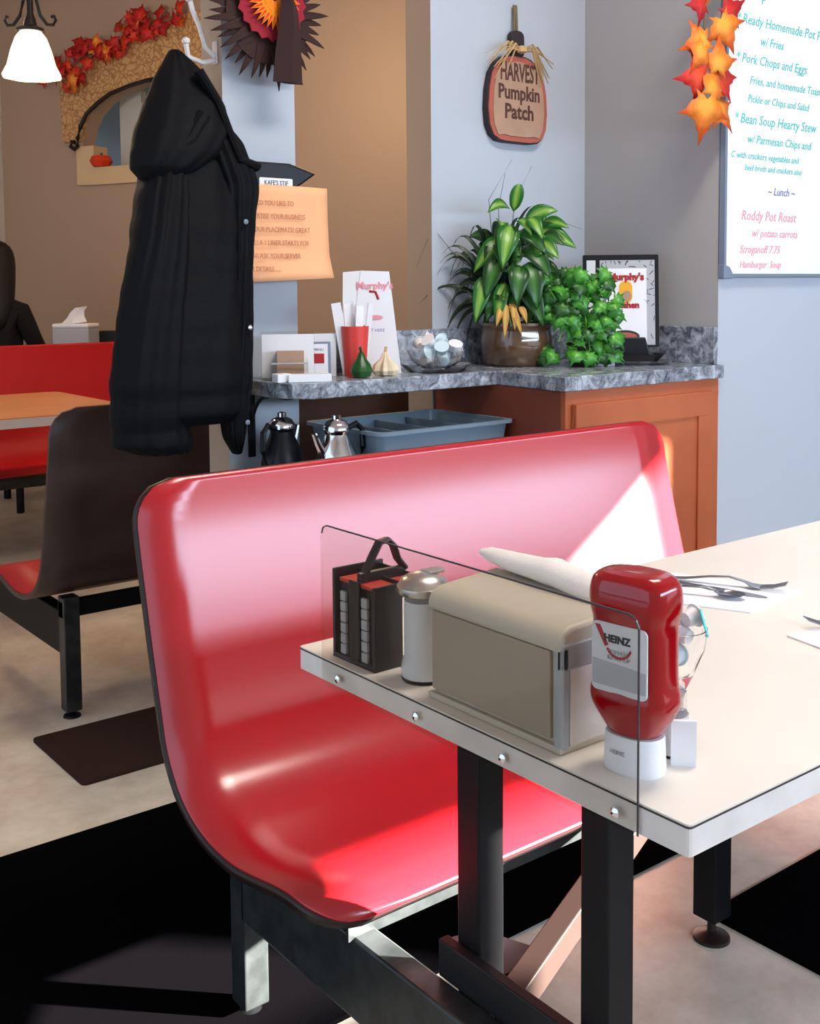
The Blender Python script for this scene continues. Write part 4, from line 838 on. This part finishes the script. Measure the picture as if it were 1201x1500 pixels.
# turkey style tissue pinwheel
t = thing('tissue_fan', 'round brown tissue fan decoration with orange centre above the wall pocket', 'decoration', (0.735, 1.93, 1.945))
for k in range(40):
    a = 2 * PI * k / 40 + rnd.uniform(-.03, .03); L2 = rnd.uniform(.155, .195)
    MB().blade((.03 * math.cos(a), .01, .03 * math.sin(a)), (L2 * math.cos(a), rnd.uniform(-.005, .03), L2 * math.sin(a)), .035, (0, -.01, 0), 'strap', nrm=(0, -1, 0), n=6).build('spike', M['fan_brown'], t, solid=.002)
MB().lathe([(0, -.012), (.12, -.008), (.125, 0), (0, .006)], 36, Matrix.Rotation(R(90), 4, 'X') @ Matrix.Diagonal((1, 1, 1, 1))).build('backing_disc', M['fan_brown'], t)
MB().lathe([(0, 0), (.098, 0), (.10, .006), (0, .012)], 40, Matrix.Translation((0, -.012, .035)) @ Matrix.Rotation(R(90), 4, 'X'), fn=lambda a, z: 1 + .05 * math.cos(20 * a)).build('maroon_rosette', M['fan_maroon'], t)
for k in range(30):
    a = 2 * PI * k / 30
    MB().blade((.004 * math.cos(a), -.032, .035 + .004 * math.sin(a)), (.078 * math.cos(a), -.030, .035 + .078 * math.sin(a)), .02, (0, -.006, 0), 'wide', nrm=(0, -1, 0), n=6).build('petal', M['petal'], t, solid=.001)
MB().loft([[Vector((x - w_, y, z)), Vector((x, y - .02, z)), Vector((x + w_, y, z)), Vector((x, y + .01, z))] for x, w_, y, z in ((.012, .006, -.05, .12), (.018, .012, -.055, .06), (.025, .026, -.06, .01), (.028, .034, -.055, -.05), (.03, .04, -.045, -.11), (.03, .045, -.04, -.175))]).build('body_fold', M['fan_brown'], t)
MB().prism([(.045, -.12), (.085, -.172), (.04, -.175)], -.03, -.028, 'y').build('green_tip', M['fan_green'], t, smooth=False)

# ================================================================== COAT AND HOOK
t = thing('coat_hook', 'white enamel two-prong coat hook on the column side', 'hook', (0.633, 2.03, 1.855))
MB().prism([(-.012, -.03), (.012, -.03), (.012, .03), (-.012, .03)], -.005, -.0, 'x').build('base_plate', M['white_metal'], t, smooth=False, bevel=.003)
MB().tube([(-.003, 0, -.01), (-.03, 0, .01), (-.045, 0, .06), (-.065, 0, .10), (-.072, 0, .125)], .007, 10).build('upper_prong', M['white_metal'], t)
MB().lathe([(0, -.011), (.009, -.006), (.011, 0), (.009, .006), (0, .011)], 12, Matrix.Translation((-.074, 0, .128))).build('prong_tip', M['white_metal'], t)
MB().tube([(-.003, 0, -.02), (-.04, 0, -.03), (-.08, 0, -.02), (-.085, 0, .012)], .007, 10).build('lower_prong', M['white_metal'], t)
MB().lathe([(0, -.011), (.009, -.006), (.011, 0), (.009, .006), (0, .011)], 12, Matrix.Translation((-.085, 0, .02))).build('prong_tip', M['white_metal'], t)

t = thing('coat', 'long black quilted hooded coat hanging from the white hook', 'coat', (0, 0, 0))
def csec(xl, xr, yc, ry, z, ph=0, amp=.012, n=64, fold=7):
    cx = (xl + xr) / 2; rx = (xr - xl) / 2; o_ = []
    for i in range(n):
        a = 2 * PI * i / n; ca, sa = math.cos(a), math.sin(a)
        f = 1 + amp / max(rx, .02) * 0.6 * (math.sin(fold * a + ph) + .6 * math.sin(13 * a - ph * 1.3))
        o_.append(Vector((cx + rx * abs(ca) ** .85 * (1 if ca > 0 else -1), yc + ry * abs(sa) ** .85 * (1 if sa > 0 else -1) * f + amp * .5 * math.sin(fold * a + ph), z)))
    return o_
def body(secs_, name, amp=.012, fold=7, quilt=.007):
    out_ = []
    for (z0, l0, r0, y0, d0), (z1, l1, r1, y1, d1) in zip(secs_, secs_[1:]):
        k_ = 5
        for j in range(k_):
            q = j / k_; L_ = l0 + (l1 - l0) * q; R_ = r0 + (r1 - r0) * q
            zz = z0 + (z1 - z0) * q; pf = quilt * abs(math.sin(zz * PI / .075))
            out_.append(csec(L_ - pf, R_ + pf, y0 + (y1 - y0) * q, d0 + (d1 - d0) * q + pf, zz, zz * 6, amp, fold=fold))
    z, l2, r5, y, dd = secs_[-1]; out_.append(csec(l2, r5, y, dd, z, z * 6, amp, fold=fold))
    return MB().loft(out_).build(name, M['coat'], t, sub=1)
body([(1.60, .41, .56, 1.95, .05), (1.55, .38, .62, 1.94, .07), (1.42, .355, .635, 1.93, .085), (1.30, .34, .63, 1.925, .09), (1.15, .31, .622, 1.92, .10), (1.0, .30, .618, 1.92, .105), (.93, .31, .61, 1.92, .10), (.90, .33, .60, 1.93, .09)], 'torso')
# left sleeve
body([(1.62, .42, .50, 1.92, .03), (1.50, .365, .47, 1.90, .055), (1.36, .335, .46, 1.885, .06), (1.20, .29, .45, 1.88, .065), (1.02, .262, .445, 1.88, .07), (.90, .262, .45, 1.885, .065), (.862, .268, .455, 1.885, .06), (.835, .34, .455, 1.885, .045)], 'left_sleeve', fold=4)
# right sleeve and front placket
body([(1.66, .50, .585, 1.91, .03), (1.60, .52, .63, 1.90, .045), (1.50, .56, .672, 1.90, .05), (1.44, .57, .66, 1.90, .045), (1.30, .57, .64, 1.89, .04), (1.15, .565, .637, 1.885, .035), (1.0, .55, .63, 1.88, .03), (.93, .545, .62, 1.88, .028), (.86, .56, .606, 1.88, .022), (.815, .582, .60, 1.88, .012)], 'right_front', fold=3, quilt=.003)
# hood
body([(1.835, .476, .492, 1.97, .012), (1.80, .45, .535, 1.96, .03), (1.76, .425, .565, 1.95, .05), (1.70, .395, .595, 1.94, .075), (1.63, .36, .60, 1.925, .09), (1.57, .34, .56, 1.91, .085), (1.53, .338, .50, 1.905, .07), (1.50, .36, .45, 1.90, .04)], 'hood', fold=5, quilt=.002, amp=.008)
MB().tube([(.50, 1.875, 1.77), (.545, 1.868, 1.70), (.575, 1.862, 1.62), (.60, 1.86, 1.56), (.655, 1.865, 1.545)], .018, 10, flat=.7).build('hood_trim', M['coat'], t)
MB().tube([(.36, 1.90, 1.515), (.40, 1.85, 1.545), (.46, 1.845, 1.60), (.50, 1.855, 1.66)], .020, 10).build('hood_fold', M['coat'], t)
for x, z in ((.613, 1.14), (.606, 1.405), (.605, .90)):
    MB().lathe([(0, 0), (.0065, 0), (.0065, .002), (.003, .0035), (0, .0035)], 14, Matrix.Translation((x, 1.842 if z > 1 else 1.85, z)) @ Matrix.Rotation(R(90), 4, 'X')).build('snap_button', M['board_frame'] if z != 1.14 else M['brushed'], t)

# ================================================================== BACK ROOM
t = thing('hanging_lamp', 'lit frosted glass bell lamp on scrolled iron arms', 'lamp', (0.392, 2.72, 1.87))
MB().lathe([(.084, 0), (.086, .003), (.070, .035), (.058, .080), (.045, .115), (.030, .135), (.028, .135), (.042, .113), (.055, .078), (.067, .034), (.082, .0)], 40, fn=lambda a, z: 1 + (.03 * math.cos(8 * a) if z < .02 else 0)).build('lamp_shade', M['shade'], t)
MB().lathe([(0, -.012), (.02, .0), (.026, .03), (.014, .07), (0, .08)], 20).build('bulb', M['bulb'], t)
MB().lathe([(.0, .133), (.04, .133), (.042, .14), (.02, .15), (.016, .17), (.010, .185), (.008, .9 - .02), (0, .88)], 20).build('stem', M['iron'], t)
for sg in (-1, 1):
    pts = []
    for x, z in [(.012, .27), (.02, .22), (.03, .18), (.05, .153), (.068, .152), (.076, .165), (.071, .178), (.062, .175)]: pts.append(CR * (sg * x) + Vector((0, 0, z)))
    MB().tube(pts, .005, 8).build('scroll_arm', M['iron'], t)
pl_ = light('pendant_bulb', 'POINT', (0.392, 2.72, 1.84), 5.0, (1.0, .74, .46), radius=.04)

t = thing('back_table', 'tan topped booth table with pale edge in the back room', 'table', (-0.35, 3.64, 0))
MB().prism(rrect(0, 1.5, 0, 1.0, .05), .748, .752, 'z').build('table_surface', M['table_wood'], t, smooth=False)
MB().prism(rrect(0, 1.5, 0, 1.0, .05), .712, .748, 'z').build('edge_band', M['wall_white'], t, smooth=False)
for x in (.2, .7): MB().box(x, x + .05, .3, .35, 0, .712).build('post', M['black_metal'], t, smooth=False)
t = thing('rear_table', 'table behind the farthest red bench holding a napkin box', 'table', (1.42, 5.19, 0), 0)
MB().prism(rrect(0, .9, 0, .6, .03), .80, .84, 'z').build('table_top', M['table_wood'], t, smooth=False)
MB().box(.4, .46, .3, .36, 0, .80).build('post', M['black_metal'], t, smooth=False)
t = thing('tissue_box', 'pale napkin box with white tissue rising on the rear table', 'tissue box', (1.53, 5.35, .84), -52)
MB().box(-.11, .11, -.06, .06, 0, .19).build('box', M['label_grey'], t, smooth=False, bevel=.006)
MB().box(-.112, .112, -.062, .062, .19, .215).build('lid', M['white_plastic'], t, smooth=False, bevel=.01)
MB().loft([[Vector((x - w_, -.02, z)), Vector((x, -.035, z)), Vector((x + w_, -.01, z + .01)), Vector((x, .02, z))] for x, w_, z in ((0, .075, .214), (.01, .05, .245), (.02, .04, .275), (.045, .035, .30))]).build('tissue', M['paper'], t)
tag(MB().box(-.10, .10, -.05, .05, 0, .17).build('black_case', M['black_matte'], smooth=False, bevel=.005, loc=(1.74, 5.27, .84)), 'black case right of the napkin box on the rear table', 'case').rotation_euler = (0, 0, R(-52))

# person seen from behind, in black, at the left edge
t = thing('person', 'person in black with long dark hair seated at the left edge', 'person', (1.23, 5.74, 0), -52)
sk = bpy.data.meshes.new('body')
V = [(0, 0, .50), (0, -.01, .72), (0, 0, .95), (0, 0, 1.13), (0, 0, 1.20), (0, 0, 1.27), (0, 0, 1.36), (0, 0, 1.44),
     (.15, 0, 1.12), (.20, .05, .95), (.19, .16, .86), (.16, .28, .88), (-.15, 0, 1.12), (-.20, .05, .95), (-.19, .16, .86), (-.16, .28, .88),
     (.09, .03, .50), (.11, .38, .50), (.11, .42, .26), (.11, .42, .06), (-.09, .03, .50), (-.11, .38, .50), (-.11, .42, .26), (-.11, .42, .06)]
Ed = [(0, 1), (1, 2), (2, 3), (3, 4), (4, 5), (5, 6), (6, 7), (3, 8), (8, 9), (9, 10), (10, 11), (3, 12), (12, 13), (13, 14), (14, 15), (0, 16), (16, 17), (17, 18), (18, 19), (0, 20), (20, 21), (21, 22), (22, 23)]
Rd = [(.15, .11), (.13, .10), (.16, .11), (.13, .09), (.05, .05), (.06, .07), (.08, .095), (.06, .07), (.065, .065), (.05, .05), (.042, .042), (.03, .025), (.065, .065), (.05, .05), (.042, .042), (.03, .025), (.09, .08), (.065, .065), (.05, .05), (.04, .04), (.09, .08), (.065, .065), (.05, .05), (.04, .04)]
sk.from_pydata(V, Ed, []); bo = bpy.data.objects.new('body', sk); C.objects.link(bo); bo.parent = t
bo.modifiers.new('skin', 'SKIN'); bo.modifiers.new('sub', 'SUBSURF').levels = 2
for i, v in enumerate(sk.skin_vertices[0].data): v.radius = Rd[i]; v.use_root = (i == 0)
sk.materials.append(M['cloth_black'])
MB().loft([sup(.03, .03, 1.52, p=2), sup(.085, .09, 1.49, p=2), sup(.105, .115, 1.42, p=2), sup(.11, .115, 1.33, p=2, dy=-.01), sup(.125, .10, 1.22, p=2, dy=-.03), sup(.13, .08, 1.10, p=2, dy=-.06), sup(.10, .05, 1.0, p=2, dy=-.08)]).build('hair', M['hair'], t, sub=1)
t = thing('chair', 'dark chair carrying the person in black at left edge', 'chair', (1.23, 5.74, 0), -52)
MB().box(-.2, .2, -.1, .3, .40, .44).build('seat', M['black_matte'], t, smooth=False, bevel=.01)
for x in (-.18, .15):
    for y in (-.1, .27): MB().box(x, x + .03, y, y + .03, 0, .40).build('leg', M['black_metal'], t, smooth=False)
